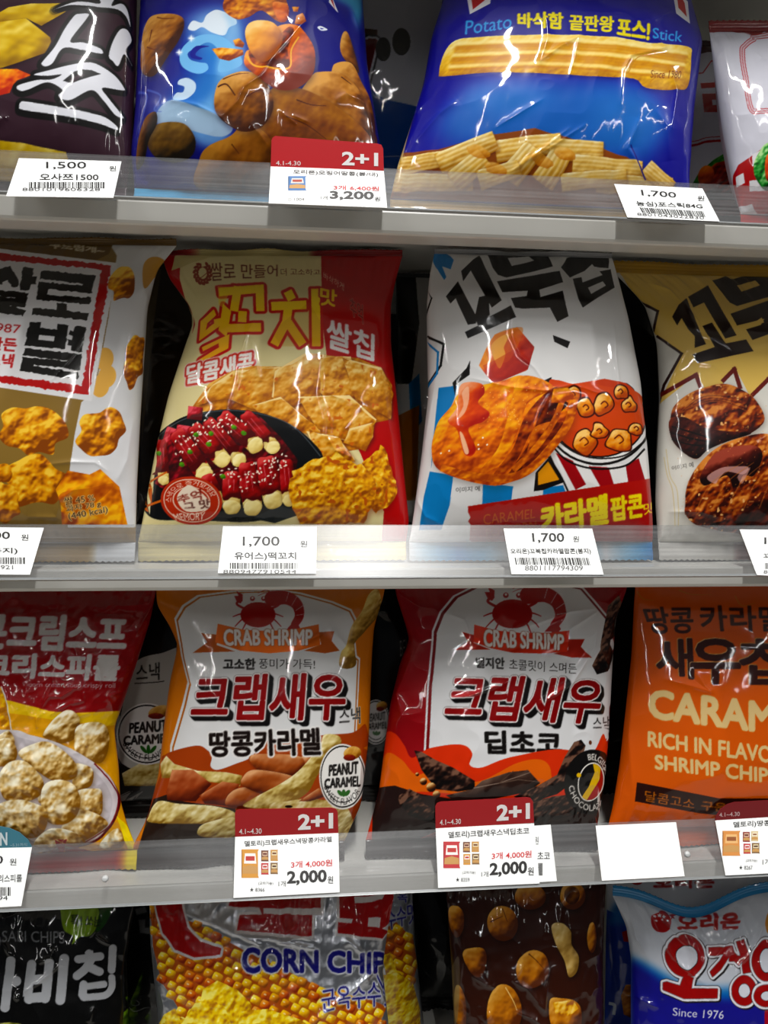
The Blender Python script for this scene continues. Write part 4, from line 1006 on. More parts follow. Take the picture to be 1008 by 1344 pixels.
def art_potato_stick(b):
    z = Z(500, 0, 1.984); y = Z(510, 120, 2.52)
    b.base('#17138e')
    m = blur(b.mask(z([(230, 215), (600, 205), (720, 250), (760, 340), (690, 430), (500, 420), (180, 390), (130, 330), (190, 260)])), 16 * b.k); b.put(m, '#2468b4', .95)
    m = blur(b.mask(z(ell(330, 250, 110, 45)), ), 14 * b.k); b.put(m, '#3f8ad0', .5); m = blur(b.mask(z(ell(640, 300, 90, 70))), 16 * b.k); b.put(m, '#3478c0', .6)
    for P in ([(220, -30), (290, -30), (285, 10), (232, 38)], [(760, -30), (800, 5), (806, 62), (770, 35)]): b.poly(z(P), '#e4e3e6')
    b.poly(z([(232, -30), (278, -30), (270, 2), (240, 26)]), '#b5121c'); b.poly(z([(770, -30), (792, 8), (798, 44), (776, 20)]), '#b5121c')
    b.text('Potato', z([(222, 56), (342, 38), (340, 74), (220, 90)]), '#49a8e0', .7)
    b.text('바삭함', z([(358, 34), (474, 34), (474, 76), (358, 70)]), '#f0e23a', 1.5); b.text('끝판왕', z([(492, 40), (606, 44), (606, 84), (492, 78)]), '#f0e23a', 1.3); b.text('포스!', z([(618, 50), (700, 60), (698, 104), (616, 92)]), '#f0e23a', 1.6)
    b.text('Stick', z([(708, 74), (788, 82), (784, 110), (708, 102)]), '#49a8e0', .7)
    # the long ridged stick
    st = [(152, 190), (165, 140), (195, 105), (260, 96), (420, 90), (600, 96), (700, 112), (800, 122), (808, 150), (800, 225), (770, 236), (690, 230), (660, 205), (560, 200), (420, 192), (280, 190), (165, 200)]
    b.poly(z([(x, y_ + 6) for x, y_ in st]), '#12106a', True, .5, soft=3)
    b.food(z(spline(st, True, 4)), '#b07a18', '#ecc250', '#fbeeb0', 14, .3, .5, 3, .12)
    for i, t in enumerate((.14, .3, .46, .62, .78)):
        L = [(170 + 30 * (1 - t), 100 + 95 * t), (300, 96 + 92 * t), (480, 92 + 96 * t), (640, 100 + 104 * t), (800 - 4 * i, 128 + 92 * t)]
        b.put(blur(b.mask(z(thick(L, 9, 9, True))), 1.5 * b.k), '#f9e9b0' if i % 2 == 0 else '#c07f22', .75)
        b.put(blur(b.mask(z(thick([(x, q + 9) for x, q in L], 6, 6, True))), 1.2 * b.k), '#b8741c', .6)
    for i, L in enumerate(([(645, 190), (670, 150), (720, 150)], [(700, 215), (740, 190), (800, 190)])): b.line(z(L), 1.2, '#c58a30', .6)
    b.text('Since 1980', z([(704, 184), (784, 186), (780, 206), (702, 204)]), '#7a3a16', .25)
    # sticks heaped along the bottom
    r = RNG(4)
    b.poly(z([(20, 440), (60, 400), (150, 390), (280, 352), (400, 335), (470, 355), (560, 380), (640, 410), (690, 450), (760, 480), (800, 560), (20, 560)]), '#8a4c14')
    for i, (x0, y0, x1, y1, wd) in enumerate([(300, 395, 470, 372, 60), (20, 442, 190, 410, 48), (150, 430, 300, 365, 60), (440, 392, 580, 395, 60), (30, 478, 240, 478, 50), (190, 476, 270, 408, 62), (330, 470, 400, 385, 66), (500, 430, 680, 445, 56), (255, 472, 360, 440, 54), (420, 480, 470, 400, 66), (560, 480, 760, 486, 50), (470, 478, 640, 462, 50), (690, 436, 756, 492, 46)]):
        d = np.array([x1 - x0, y1 - y0], float); L_ = np.hypot(*d); d /= L_; n = np.array([-d[1], d[0]])
        mid = ((x0 + x1) / 2 + n[0] * 5, (y0 + y1) / 2 + n[1] * 5 - 6)
        P = thick([(x0, y0), mid, (x1, y1)], wd, wd * .85, True)
        b.poly(z([(x + 3, q + 5) for x, q in P]), '#5a2a0a', alpha=.5, soft=2)
        b.food(z(P), '#a87428', '#e2bc66', '#f8ecc0', 9, .4, .7, 20 + i, .3)
        for k in (-.32, -.12, .1, .3):
            b.put(blur(b.mask(z(thick([(x0 + n[0] * wd * k, y0 + n[1] * wd * k), (mid[0] + n[0] * wd * k, mid[1] + n[1] * wd * k), (x1 + n[0] * wd * k * .85, y1 + n[1] * wd * k * .85)], 3.2, 3.2, True))), 1), '#b07f30', .75)
            k += .07; b.put(blur(b.mask(z(thick([(x0 + n[0] * wd * k, y0 + n[1] * wd * k), (mid[0] + n[0] * wd * k, mid[1] + n[1] * wd * k), (x1 + n[0] * wd * k * .85, y1 + n[1] * wd * k * .85)], 3.2, 3.2, True))), 1), '#fbf0c8', .7)
    for i, (x, y_) in enumerate(((300, 440), (480, 400), (255, 395), (420, 420))): b.food(z(lump(x, y_, 30, 16, 20, .1, i)), '#b0661c', '#e0a24a', '#f4cc80', 12, .5, .6, 60 + i, .2, alpha=.7)
    b.line(z([(650, 380), (690, 470)]), 2, '#16147a')
    # film folds
    b.crease(z([(405, 0), (432, 60), (434, 100), (415, 158), (470, 120), (515, 95), (505, 150), (490, 200)]), 1.2, 1.9); b.crease(z([(625, 265), (632, 180), (650, 145), (740, 125), (690, 75), (640, 60)]), 1.1, 1.8)
    b.crease(y([(60, 130), (85, 80), (130, 30)]), 1, 2); b.crease(y([(400, 270), (500, 200), (600, 120)]), .9, 1.7); b.crease(y([(410, 265), (530, 190), (650, 110)]), .8, 1.5); b.crease(y([(840, 270), (790, 190), (830, 90)]), 1.4, 3)
    b.crease(y([(880, 60), (920, 120), (930, 230)]), 1.5, 4); b.crease(z([(750, 170), (770, 240), (755, 340)]), 1.1, 2.2)
    b.crease(z([(90, 370), (150, 300), (200, 260)]), 1.2, 3); b.crease(z([(700, 60), (760, 30)]), 1, 2); b.crease(z([(300, 330), (420, 260)]), .7, 2)
    b.crumple(.7, 38, 45); b.pleats(1.5, 9, 18, 41)

def art_white_red(b, which):
    z = Z(840, 0, 4.333)
    b.base('#c9c9d2'); RD = '#a3161f'
    if which == 0:      # the bag standing further back
        b.poly(z([(300, 210), (700, 210), (700, 300), (400, 300), (300, 310)]), '#4a0c12')
        b.line(z([(310, 420), (360, 415), (405, 350), (520, 345)]), 1.6, RD, smooth=False)
        b.poly(z([(345, 475), (440, 470), (440, 500), (350, 505)]), RD); b.poly(z([(355, 535), (560, 530), (560, 640), (365, 640)]), RD); b.poly(z([(410, 570), (445, 570), (445, 600), (412, 600)]), '#c9c9d2')
        b.line(z([(280, 830), (330, 822), (400, 805), (600, 800)]), 3, RD); b.line(z([(280, 808), (330, 800), (400, 782), (600, 778)]), 1, RD)
        b.food(z([(290, 1060), (330, 990), (420, 910), (480, 875), (700, 900), (700, 1100), (290, 1100)]), '#123a10', '#2f7a2a', '#7fbf5a', 12, .8, .5, 3, .2)
        b.food(z([(330, 1060), (360, 990), (430, 930), (520, 910), (700, 930), (700, 1100), (330, 1100)]), '#3a0a08', '#8e2014', '#d8642a', 30, .7, .5, 4, .2)
        b.food(z(ell(375, 1000, 45, 60, 20)), '#7a2408', '#cf5a1a', '#f08a3a', 30, .4, .5, 5, .2)
    else:
        b.poly(z([(380, 60), (380, 190), (420, 185), (520, 130), (1800, 60), (1800, 0), (380, 0)]), '#7c0f16')
        for wd, c in ((30, RD), (20, '#cfcfd6'), (10, RD), (5, '#cfcfd6')):
            P = [(1500, 205), (720, 205), (650, 225), (600, 260), (585, 300), (610, 500), (630, 610), (660, 640), (740, 630), (1500, 600)]
            b.put(b.mask(z(thick(P, wd if wd > 10 else wd - 2, None, True))), c)
        b.poly(z([(560, 940), (620, 900), (720, 830), (1000, 760), (1600, 700), (1600, 1400), (500, 1400), (530, 1000)]), RD)
        for P in ([(545, 1010), (590, 985), (600, 1040), (550, 1070)], [(625, 1030), (700, 1020), (720, 1085), (625, 1090)], [(640, 880), (700, 850), (690, 920), (640, 950)], [(560, 1180), (640, 1160), (660, 1230), (570, 1240)]): b.poly(z(P), '#d9d7da')
        b.food(z(lump(760, 950, 108, 140, 10, .06, 3)), '#0f3a12', '#2a8a34', '#b8dca0', 12, 1.2, .6, 6, .2); b.food(z(lump(800, 950, 92, 110, 10, .06, 4)), '#5a1206', '#c4421a', '#f08a4a', 20, .5, .6, 7, .2)
        b.put(b.mask(z(thick(ell(790, 960, 46, 46), 12))), '#e2682a')
        b.text('90g(350kcal)', z([(600, 1225), (830, 1215), (830, 1265), (600, 1275)]), '#2c1a1a', .4)
        b.crease(z([(655, 300), (690, 330), (740, 335)]), .8, 2)
    b.crease(z([(470, 200), (500, 500), (540, 900)]), 1.2, 5); b.crumple(.7, 34, 55 + which); b.pleats(1.6, 8, 16, 51)

def art_squid_behind(b):
    z = Z(440, 0, 5.04)
    b.base('#b9b9bf'); RD = '#6a1416'
    b.poly(z([(-100, 620), (200, 560), (330, 660), (800, 760), (800, 1500), (-100, 1500)]), '#1a4f96'); b.poly(z([(-100, 190), (180, 190), (280, 200), (280, 240), (-100, 240)]), '#4a2614')
    for L, wd in (([(100, 300), (245, 290), (180, 560)], 62),): 
        m = b.umask([z(p) for p in blocks(L, w=wd)]); b.inked(m, RD, [(7, '#15100f'), (4.6, '#d8d8dc')])
    b.poly(z(ell(320, 330, 50, 80)), '#100c0c'); b.poly(z(ell(440, 280, 60, 90)), '#100c0c'); b.crumple(.8, 30, 57)
# ------------------------------------------------------------------ printed artwork, third shelf
def crab(b, cx, cy, k, c='#a3161c'):
    q = lambda P: [(cx + x * k, cy + y * k) for x, y in P]
    P = []
    P.append(ell(cx, cy + 3 * k, 25 * k, 18 * k)); P.append(q([(-22, -4), (-10, -14), (10, -14), (22, -4), (0, 10)]))
    for s in (-1, 1):
        for i, (a, bb) in enumerate((((24, 2), (36, 6)), ((22, 10), (33, 20)), ((17, 16), (25, 30)))):
            P.append(thick(q([(s * 14, bb[1] * .3), (s * a[0] * 1.05, a[1]), (s * bb[0], bb[1])]), 3.0 * k, 1.2 * k, True))
        P.append(thick(q([(s * 20, -6), (s * 30, -12), (s * 27, -18)]), 3.4 * k, 3.4 * k, True))
        P.append(q([(s * 22, -17), (s * 22, -26), (s * 31, -31), (s * 28, -24), (s * 34, -24), (s * 30, -15), (s * 25, -13)]))
    b.put(b.umask(P), c)
    for s in (-1, 1): b.poly(ell(cx + s * 8 * k, cy - 20 * k, 3.4 * k, 3.4 * k), c); b.poly(ell(cx + s * 8 * k, cy - 21 * k, 1.6 * k, 1.6 * k), '#e8e4e2')
    # shrimp beside it
    path = spline([(20, -20), (40, -21), (55, -12), (59, 4), (52, 17)], False, 8); nn = len(path)
    b.put(b.umask([ell(cx + x * k, cy + y * k, (11 - 6 * i / nn) * k, (11 - 6 * i / nn) * k, 0, 16) for i, (x, y) in enumerate(path)]), c)
    b.poly(q([(56, 14), (46, 18), (40, 25), (48, 25), (53, 30), (60, 22)]), c)
    for x0, y0, x1, y1 in ((44, -30, 40, -16), (56, -24, 48, -10), (67, -12, 54, -3), (66, 2, 54, 4)): b.line(q([(x0, y0), (x1, y1)]), .7 * k, '#cfc6c2', smooth=False)
    for dx in (0, 4): b.line(q([(24, -26 + dx), (12, -32 + dx), (0, -28 + dx)]), 1.0 * k, c, .5)

def title_crabsaewoo(b, z, q):
    q = [(q[0][0] + 22, q[0][1]), (q[1][0] + 16, q[1][1]), (q[2][0] - 16, q[2][1]), (q[3][0] - 6, q[3][1])]
    m = b.tmask('크랩새우', z(q), 1.9)
    K = '#100c0c'; sx, sy = 7.5 * b.k, 6.5 * b.k
    o = dilate(m, 2.6 * b.k)
    for i in range(9): b.put(np.roll(o, (int(round(sy * i / 8)), int(round(sx * i / 8))), (0, 1)), K)
    b.put(dilate(m, 2.6 * b.k), '#eceae8')
    b.put(m, '#90141b', 1, .25)

def ribbon(b, z, P, tails, col, dark, txt, q):
    for t in tails: b.poly(z(t), dark, foil=.35)
    b.poly(z(P), col, foil=.45)
    b.text(txt, z(q) if not callable(q) else q, '#e6e2df', 1.1, [(1.2, '#8c5a40')])

def peanut_seal(b, z, cx, cy, rx, ry, sweet=True):
    b.poly(z(ell(cx, cy, rx, ry)), '#eceae6'); b.put(np.clip(b.mask(z(ell(cx, cy, rx * .95, ry * .95))) - b.mask(z(ell(cx, cy, rx * .905, ry * .905))), 0, 1), '#15110f')
    b.put(np.clip(b.mask(z(ell(cx, cy, rx * .8, ry * .8))) - b.mask(z(ell(cx, cy, rx * .77, ry * .77))), 0, 1) * b.mask(z([(cx - rx, cy + ry * .25), (cx + rx * .6, cy + ry * .25), (cx + rx * .2, cy + ry), (cx - rx, cy + ry)])), '#15110f')
    b.food(z(ell(cx + rx * .42, cy - ry * .72, rx * .38, ry * .2, -14)), '#8a5416', '#cf9a4a', '#ecc47c', 10, .5, .8, 3, .2); b.food(z(ell(cx + rx * .3, cy - ry * .58, rx * .26, ry * .10)), '#5a1408', '#8a2a12', '#c0603a', 10, .4, .6, 4, .2)
    b.text('PEANUT', z([(cx - rx * .56, cy - ry * .34), (cx + rx * .66, cy - ry * .46), (cx + rx * .66, cy - ry * .10), (cx - rx * .58, cy - ry * .02)]), '#15110f', 1.0)
    b.text('CARAMEL', z([(cx - rx * .76, cy + ry * .08), (cx + rx * .76, cy - ry * .02), (cx + rx * .76, cy + ry * .28), (cx - rx * .76, cy + ry * .36)]), '#15110f', 1.0)
    def f(N):
        a = np.radians(158 - 128 * N[:, 0]); k = .66 + .2 * N[:, 1]
        return np.array(z(np.stack([cx + rx * k * np.cos(a), cy + ry * k * np.sin(a)], 1)))
    if sweet: b.text('SWEET FLAVOR', f, '#15110f', .35)
    for dx, a in ((-.12, 50), (.12, -50), (0, 90)): b.poly(z(ell(cx + rx * (.05 + dx * 1.3), cy + ry * .50, rx * .16, ry * .06, a)), '#2f6a24')

def art_crab_peanut(b):
    z = Z(170, 760, 2.88); t = Z(200, 770, 3.36); q = Z(180, 960, 3.2516); ti = Z(240, 880, 4.032)
    OR, WH = '#c77a12', '#dcdcdc'
    b.base(OR)
    pan = [(195, 215), (185, 160), (215, 110), (270, 72), (400, 55), (560, 50), (640, 62), (760, 95), (830, 125), (848, 160), (845, 250), (850, 300), (862, 310), (845, 700), (700, 900), (160, 900), (168, 640), (215, 480), (235, 400), (210, 300)]
    b.poly(z([(x + (-14 if x < 500 else 10), y - 10) for x, y in pan]), WH); b.poly(z([(x + (-6 if x < 500 else 5), y - 4) for x, y in pan]), '#b06a14'); b.poly(z(pan), WH)
    crab(b, *z([(487, 128)])[0], .92)
    ribbon(b, z, [(335, 170), (430, 192), (530, 198), (640, 188), (716, 172), (722, 250), (640, 272), (530, 282), (420, 272), (325, 240)], [[(272, 205), (340, 212), (330, 250), (400, 275), (240, 280), (295, 240)], [(715, 202), (775, 198), (765, 235), (795, 272), (740, 282), (660, 272), (725, 248)]], '#c8691c', '#a8581a', 'CRAB SHRIMP', [(358, 192), (692, 192), (690, 250), (360, 252)])
    b.text('고소한', z([(356, 304), (476, 302), (476, 342), (356, 342)]), '#15110f', .9); b.text('풍미가 가득!', z([(490, 302), (702, 304), (702, 342), (490, 340)]), '#2c2724', .3)
    b.food(z([(905, 60), (940, 40), (950, 120), (890, 200), (850, 250), (858, 320), (830, 340), (795, 330), (800, 280), (820, 250), (840, 180), (880, 120)]), '#7a5a22', '#bf9a54', '#e6d08c', 18, .6, .7, 5, .25, smooth=True)
    title_crabsaewoo(b, ti, [(52, 30), (850, 18), (868, 260), (50, 262)])
    b.text('스낵', ti([(830, 205), (938, 195), (940, 280), (830, 290)]), '#15110f', .6, [(1.5, WH)])
    # caramel and crisps at the foot
    b.poly(q([(120, 100), (250, 62), (300, 80), (320, 110), (315, 150), (345, 165), (420, 140), (490, 110), (560, 40), (900, 10), (985, 5), (985, 500), (100, 500), (105, 160)]), '#a04822', True)
    b.poly(q([(70, 290), (130, 270), (200, 300), (420, 330), (430, 520), (0, 520), (40, 380)]), '#2c1c14')
    cr = ('#8a6a2c', '#cdb878', '#f0e6bc')
    b.food(q([(100, 140), (125, 105), (160, 140), (260, 170), (380, 175), (450, 190), (440, 235), (300, 215), (150, 200), (105, 200)]), *cr, 14, .6, .6, 1, .2)
    b.food(q([(150, 165), (240, 165), (320, 225), (250, 300), (130, 295), (125, 260)]), '#521a0a', '#964626', '#d09068', 40, .2, .8, 2, .2); b.food(q([(265, 275), (365, 215), (440, 225), (390, 320), (290, 310)]), '#521a0a', '#964626', '#d09068', 40, .2, .8, 3, .2)
    car = ('#56200c', '#a0562c', '#dcaa80')
    for i, P in enumerate(([(640, 160), (740, 90), (780, 110), (720, 190)], [(500, 100), (700, 110), (690, 195), (560, 190), (490, 140)], [(385, 320), (385, 280), (430, 245), (520, 240), (580, 290), (480, 330)], [(450, 200), (500, 165), (640, 185), (690, 215), (640, 260), (560, 275), (455, 235)])):
        b.poly(q([(x, y + 5) for x, y in P]), '#4a1404', True, .5, soft=2); b.food(q(P), *car, 40, .2, 1.0, 6 + i, .25, smooth=True)
    b.food(q([(455, 320), (500, 285), (620, 220), (700, 160), (780, 60), (800, 15), (860, 20), (870, 60), (820, 130), (770, 190), (730, 260), (650, 310), (560, 330)]), *cr, 18, .7, .8, 11, .3, smooth=True)
    b.food(q([(640, 300), (760, 290), (900, 330), (910, 500), (700, 500), (560, 330)]), *cr, 18, .7, .6, 12, .25, smooth=True)
    b.poly(ell(*q([(648, 322)])[0], 5, 2), '#1c140c')
    b.food(q([(690, 300), (780, 240), (800, 280), (740, 300)]), *car, 30, .2, .8, 13, .2)
    b.food(q([(50, 360), (90, 300), (180, 310), (330, 320), (420, 350), (400, 390), (230, 395), (60, 390)]), *cr, 16, .7, .7, 14, .25, smooth=True); b.food(q([(260, 420), (300, 390), (420, 370), (430, 450), (280, 450)]), *cr, 16, .7, .7, 15, .25, smooth=True)
    b.text('땅콩카라멜', z([(304, 580), (718, 566), (722, 664), (306, 672)]), '#1c110d', 1.5, [(3.0, '#e6e4e2')])
    peanut_seal(b, z, 806, 748, 88, 124)
    b.crease(z([(195, 240), (230, 380), (220, 480)]), 1.4, 3); b.crease(z([(860, 300), (800, 230), (760, 190)]), 1.2, 2.4); b.crease(z([(660, 240), (740, 200)]), .8, 2); b.crease(z([(880, 620), (870, 760), (835, 900)]), 1.3, 3)
    b.crumple(.55, 40, 65); b.pleats(1.4, 9, 15, 61)

def art_crab_choco(b):
    z = Z(480, 760, 2.8); q = Z(490, 960, 3.15)
    RD, WH = '#8f1220', '#dcdcdd'
    b.base(RD)
    pan = [(258, 270), (262, 200), (290, 130), (340, 70), (420, 30), (700, 20), (790, 40), (850, 110), (890, 160), (930, 300), (900, 560), (850, 640), (760, 700), (500, 760), (232, 660), (244, 400)]
    b.poly(z([(x - 18 if x < 500 else x + 12, y - 8) for x, y in pan]), WH); b.poly(z([(x - 11 if x < 500 else x + 6, y - 4) for x, y in pan]), '#7a1018'); b.poly(z(pan), WH)
    crab(b, *z([(540, 120)])[0], 1.06)
    ribbon(b, z, [(400, 168), (480, 190), (580, 200), (680, 198), (748, 190), (742, 268), (640, 275), (540, 272), (460, 255), (396, 232)], [[(355, 195), (410, 210), (396, 235), (460, 260), (330, 262), (375, 230)], [(742, 222), (805, 222), (792, 250), (830, 290), (760, 290), (690, 275), (745, 262)]], '#c33c16', '#a8300f', 'CRAB SHRIMP', [(436, 186), (728, 206), (726, 262), (436, 248)])
    b.text('벨지안', z([(406, 290), (510, 290), (510, 332), (406, 326)]), '#15110f', .8); b.text('초콜릿이 스며든', z([(528, 294), (775, 312), (775, 350), (528, 334)]), '#2c2724', .3)
    title_crabsaewoo(b, z, [(298, 352), (868, 372), (862, 530), (296, 515)])
    b.text('스낵', z([(836, 508), (900, 505), (900, 555), (836, 555)]), '#15110f', .5, [(1.2, WH)])
    b.text('딥초코', z([(440, 560), (718, 566), (720, 646), (442, 640)]), '#15110f', 1.6)
    b.poly(q([(50, 20), (90, 10), (130, 60), (160, 110), (230, 72), (330, 55), (385, 62), (410, 95), (400, 140), (450, 150), (560, 110), (760, 75), (900, 90), (960, 30), (975, 480), (10, 480), (30, 200)]), '#cf4318', True)
    b.poly(q([(30, 150), (60, 90), (120, 120), (180, 180), (280, 150), (420, 210), (600, 130), (700, 120), (735, 170), (700, 240), (400, 260), (200, 250), (20, 260)]), '#d9731c', True, .9)
    b.poly(q([(0, 235), (90, 225), (200, 260), (330, 280), (800, 280), (980, 330), (980, 600), (-10, 600)]), '#281816')
    ch = ('#0c0504', '#2e1a14', '#7a5a4a')
    b.food(q([(170, 80), (200, 85), (260, 120), (330, 150), (420, 205), (420, 240), (350, 250), (260, 240), (200, 160)]), *ch, 13, 1.3, .8, 1, .2)
    b.food(q([(410, 240), (450, 205), (560, 170), (640, 160), (690, 215), (640, 250), (500, 280), (330, 285), (300, 265)]), '#120806', '#33201a', '#8a7466', 60, .2, .4, 2, .15)
    b.line(q([(415, 235), (520, 215), (650, 170)]), 1.4, '#8f7c70', .8, False); b.line(q([(520, 215), (600, 200), (690, 210)]), 1.2, '#6b584c', .8, False); b.line(q([(520, 215), (580, 165)]), 1.2, '#5a463a', .8, False)
    b.food(q([(580, 270), (680, 225), (760, 180), (790, 110), (830, 45), (860, 35), (878, 60), (860, 130), (840, 200), (760, 260), (640, 300)]), *ch, 13, 1.3, .8, 3, .2)
    b.food(q([(640, 300), (740, 270), (830, 260), (850, 340), (720, 380), (600, 360)]), *ch, 13, 1.3, .7, 4, .2); b.food(q([(100, 270), (150, 238), (190, 260), (210, 300), (260, 330), (240, 380), (150, 350), (110, 300)]), *ch, 13, 1.3, .8, 5, .2)
    b.food(z([(890, 100), (930, 60), (950, 120), (920, 260), (890, 340), (850, 352), (832, 320), (860, 260)]), *ch, 12, 1.3, .8, 6, .2)
    for x, y, rr in ((208, 208, 15), (240, 232, 20), (262, 262, 16), (182, 178, 8)): b.food(q(ell(x, y, rr, rr)), '#2c1206', '#7a4a24', '#e6c08a', 30, .1, 1.4, int(x), .2)
    b.poly(ell(*q([(897, 47)])[0], 2.0, 3.0), '#6a3a20')
    # round seal with flag
    cx, cy = q([(900, 210)])[0]
    b.poly(ell(cx, cy, 35, 43, 12), '#12100f'); b.put(b.mask(ell(cx, cy, 17, 26, 12)), '#e8e4de'); fl = b.mask(ell(cx, cy, 15.6, 24.4, 12)); b.put(fl, '#12100f')
    b.put(fl * b.mask(q([(905, 120), (945, 120), (935, 200), (905, 250), (875, 300), (850, 290), (890, 230), (915, 170)])), '#dcb61c'); b.put(fl * b.mask(q([(945, 120), (1000, 120), (1000, 320), (875, 300), (905, 250), (935, 200)])), '#a01622')
    b.text('BELGIUM', lambda N: np.stack([cx + 1 + (28 - 7 * N[:, 1]) * np.cos(np.radians(-102 + 84 * N[:, 0])) * .92, cy + (37 - 8 * N[:, 1]) * np.sin(np.radians(-102 + 84 * N[:, 0]))], 1), '#ece8e2', .7)
    b.text('CHOCOLATE', lambda N: np.stack([cx + (23 + 7 * N[:, 1]) * np.cos(np.radians(172 - 122 * N[:, 0])) * .98, cy + (30 + 8 * N[:, 1]) * np.sin(np.radians(172 - 122 * N[:, 0]))], 1), '#ece8e2', .7)
    b.poly(ell(*q([(850, 182)])[0], 3, 3), '#dcb61c')
    b.crease(z([(310, 130), (360, 150), (380, 200)]), 1.2, 2.4); b.crease(z([(540, 190), (640, 160), (750, 120), (840, 110)]), 1.1, 1.9); b.crease(z([(640, 460), (760, 380), (840, 250), (850, 200)]), 1.1, 2.0); b.crease(z([(740, 190), (850, 120)]), 1, 1.8)
    b.crease(z([(300, 440), (380, 430), (520, 380)]), .9, 2); b.crease(z([(170, 280), (110, 420), (130, 500), (200, 490)]), 1.6, 4); b.crease(z([(420, 300), (600, 240), (740, 230)]), .6, 1.8); b.crease(z([(900, 340), (860, 260), (820, 300)]), 1, 2)
    b.crumple(.9, 32, 75); b.pleats(1.5, 8, 15, 71)

def art_corn_soup(b):
    z = Z(0, 760, 3.054); t = Z(0, 780, 4.8)
    b.base('#8e0f1c')
    b.poly(z([(-500, 440), (30, 485), (200, 530), (300, 538), (470, 530), (620, 520), (620, 1400), (-500, 1400)]), '#e3c01c')
    b.poly(z([(-500, 500), (60, 540), (250, 570), (440, 590), (620, 560), (620, 1400), (-500, 1400)]), '#d69a16', alpha=.8)
    b.text('콘크림스프', t([(-120, 125), (805, 148), (785, 362), (-140, 335)]), '#c9c6c4', 2.4); b.text('크리스피롤', t([(-85, 378), (762, 388), (742, 544), (-100, 520)]), '#c9c6c4', 2.0)
    b.text('corn cream soup crispy roll', t([(180, 556), (728, 560), (728, 602), (180, 592)]), '#b9a9a8', .25)
    b.food(z([(-200, 420), (0, 430), (28, 480), (46, 600), (46, 640), (-200, 660)]), '#a8700a', '#e0a41c', '#f8da62', 12, 1.0, .5, 2, .2); b.line(z([(5, 432), (32, 500), (48, 606)]), 2.4, '#e6e2dc', 1.4)
    pf = ('#80581f', '#cfb27a', '#f6efd8')
    def puff(P, sd): b.poly(z([(x + 5, y + 8) for x, y in P]), '#4a2c0c', True, .45, soft=4); b.food(z(P), *pf, 11, .9, .85, sd, .3, smooth=True)
    puff([(175, 620), (220, 560), (275, 525), (320, 560), (300, 640), (240, 660), (185, 640)], 1); puff([(300, 620), (320, 585), (390, 575), (430, 600), (435, 680), (400, 740), (310, 700)], 2)
    bowl = [(-500, 640), (0, 605), (120, 625), (240, 660), (340, 710), (430, 780), (475, 860), (470, 930), (430, 1000), (340, 1060), (0, 1120), (-500, 1150)]
    b.poly(z([(x + 6, y + 8) for x, y in bowl]), '#5a0c16', True); b.poly(z(bowl), '#cfc9cc', True); b.poly(z([(x - 26, y + 16) for x, y in bowl]), '#b5aeb2', True, .6)
    b.line(z([(380, 740), (450, 820), (476, 890), (440, 990), (340, 1058)]), 2.2, '#7a1420', 1.2)
    for i, P in enumerate(([(0, 625), (40, 610), (60, 660), (20, 680), (-30, 660)], [(-20, 660), (40, 640), (72, 700), (40, 750), (-20, 740)], [(300, 740), (370, 760), (365, 830), (300, 845), (290, 790)], [(75, 700), (140, 660), (200, 655), (270, 700), (310, 750), (300, 800), (220, 810), (150, 770)],
                           [(315, 850), (370, 842), (408, 850), (408, 940), (360, 950), (300, 900)], [(160, 900), (150, 860), (180, 880)], [(250, 1000), (310, 930), (360, 930), (430, 970), (420, 1000), (330, 1050)], [(0, 790), (40, 735), (110, 735), (175, 810), (160, 870), (90, 895), (20, 880)], [(165, 890), (180, 825), (240, 805), (300, 830), (325, 900), (300, 960), (250, 985), (190, 970)],
                           [(-30, 930), (30, 890), (110, 890), (190, 930), (180, 1010), (120, 1040), (0, 1000)], [(150, 1040), (210, 1000), (290, 1010), (340, 1060), (150, 1080)], [(410, 1050), (470, 1000), (500, 1050), (480, 1080), (410, 1080)])): puff(P, 10 + i)
    for x, y, rr in ((145, 712, 22), (30, 690, 20), (60, 812, 22), (245, 920, 22), (365, 608, 18)): b.put(blur(b.mask(z(lump(x, y, rr, rr, 0, .15, x))), 2 * b.k), '#fbf6e2', .8)
    b.poly(z([(470, 950), (520, 1000), (580, 1140), (560, 1160), (500, 1050)]), '#e3cf1c'); b.poly(z([(-300, 1110), (560, 1120), (580, 1300), (-300, 1300)]), '#8e0f1c')
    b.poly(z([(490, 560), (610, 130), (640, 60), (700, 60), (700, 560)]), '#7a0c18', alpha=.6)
    for L in ([(240, 255), (225, 310), (212, 370), (215, 420), (190, 470), (165, 520)], [(290, 255), (320, 320), (365, 400)], [(365, 320), (400, 360), (408, 420)], [(165, 520), (200, 470), (250, 470), (300, 440), (345, 430)], [(200, 545), (280, 500), (330, 490), (340, 450)], [(0, 330), (40, 300), (60, 340), (20, 390)], [(60, 330), (110, 300)], [(545, 230), (600, 130), (620, 90)], [(430, 470), (450, 500), (455, 540)], [(430, 470), (500, 450)], [(150, 600), (150, 560), (170, 530)], [(0, 400), (30, 460), (48, 600)], [(250, 250), (240, 300)]):
        b.crease(z(L), 1.1, 1.5)
    b.crumple(.8, 26, 85); b.pleats(1.8, 7, 18, 81); b.crumple(1.0, 13, 86); b.crumple(1.2, 34, 87)

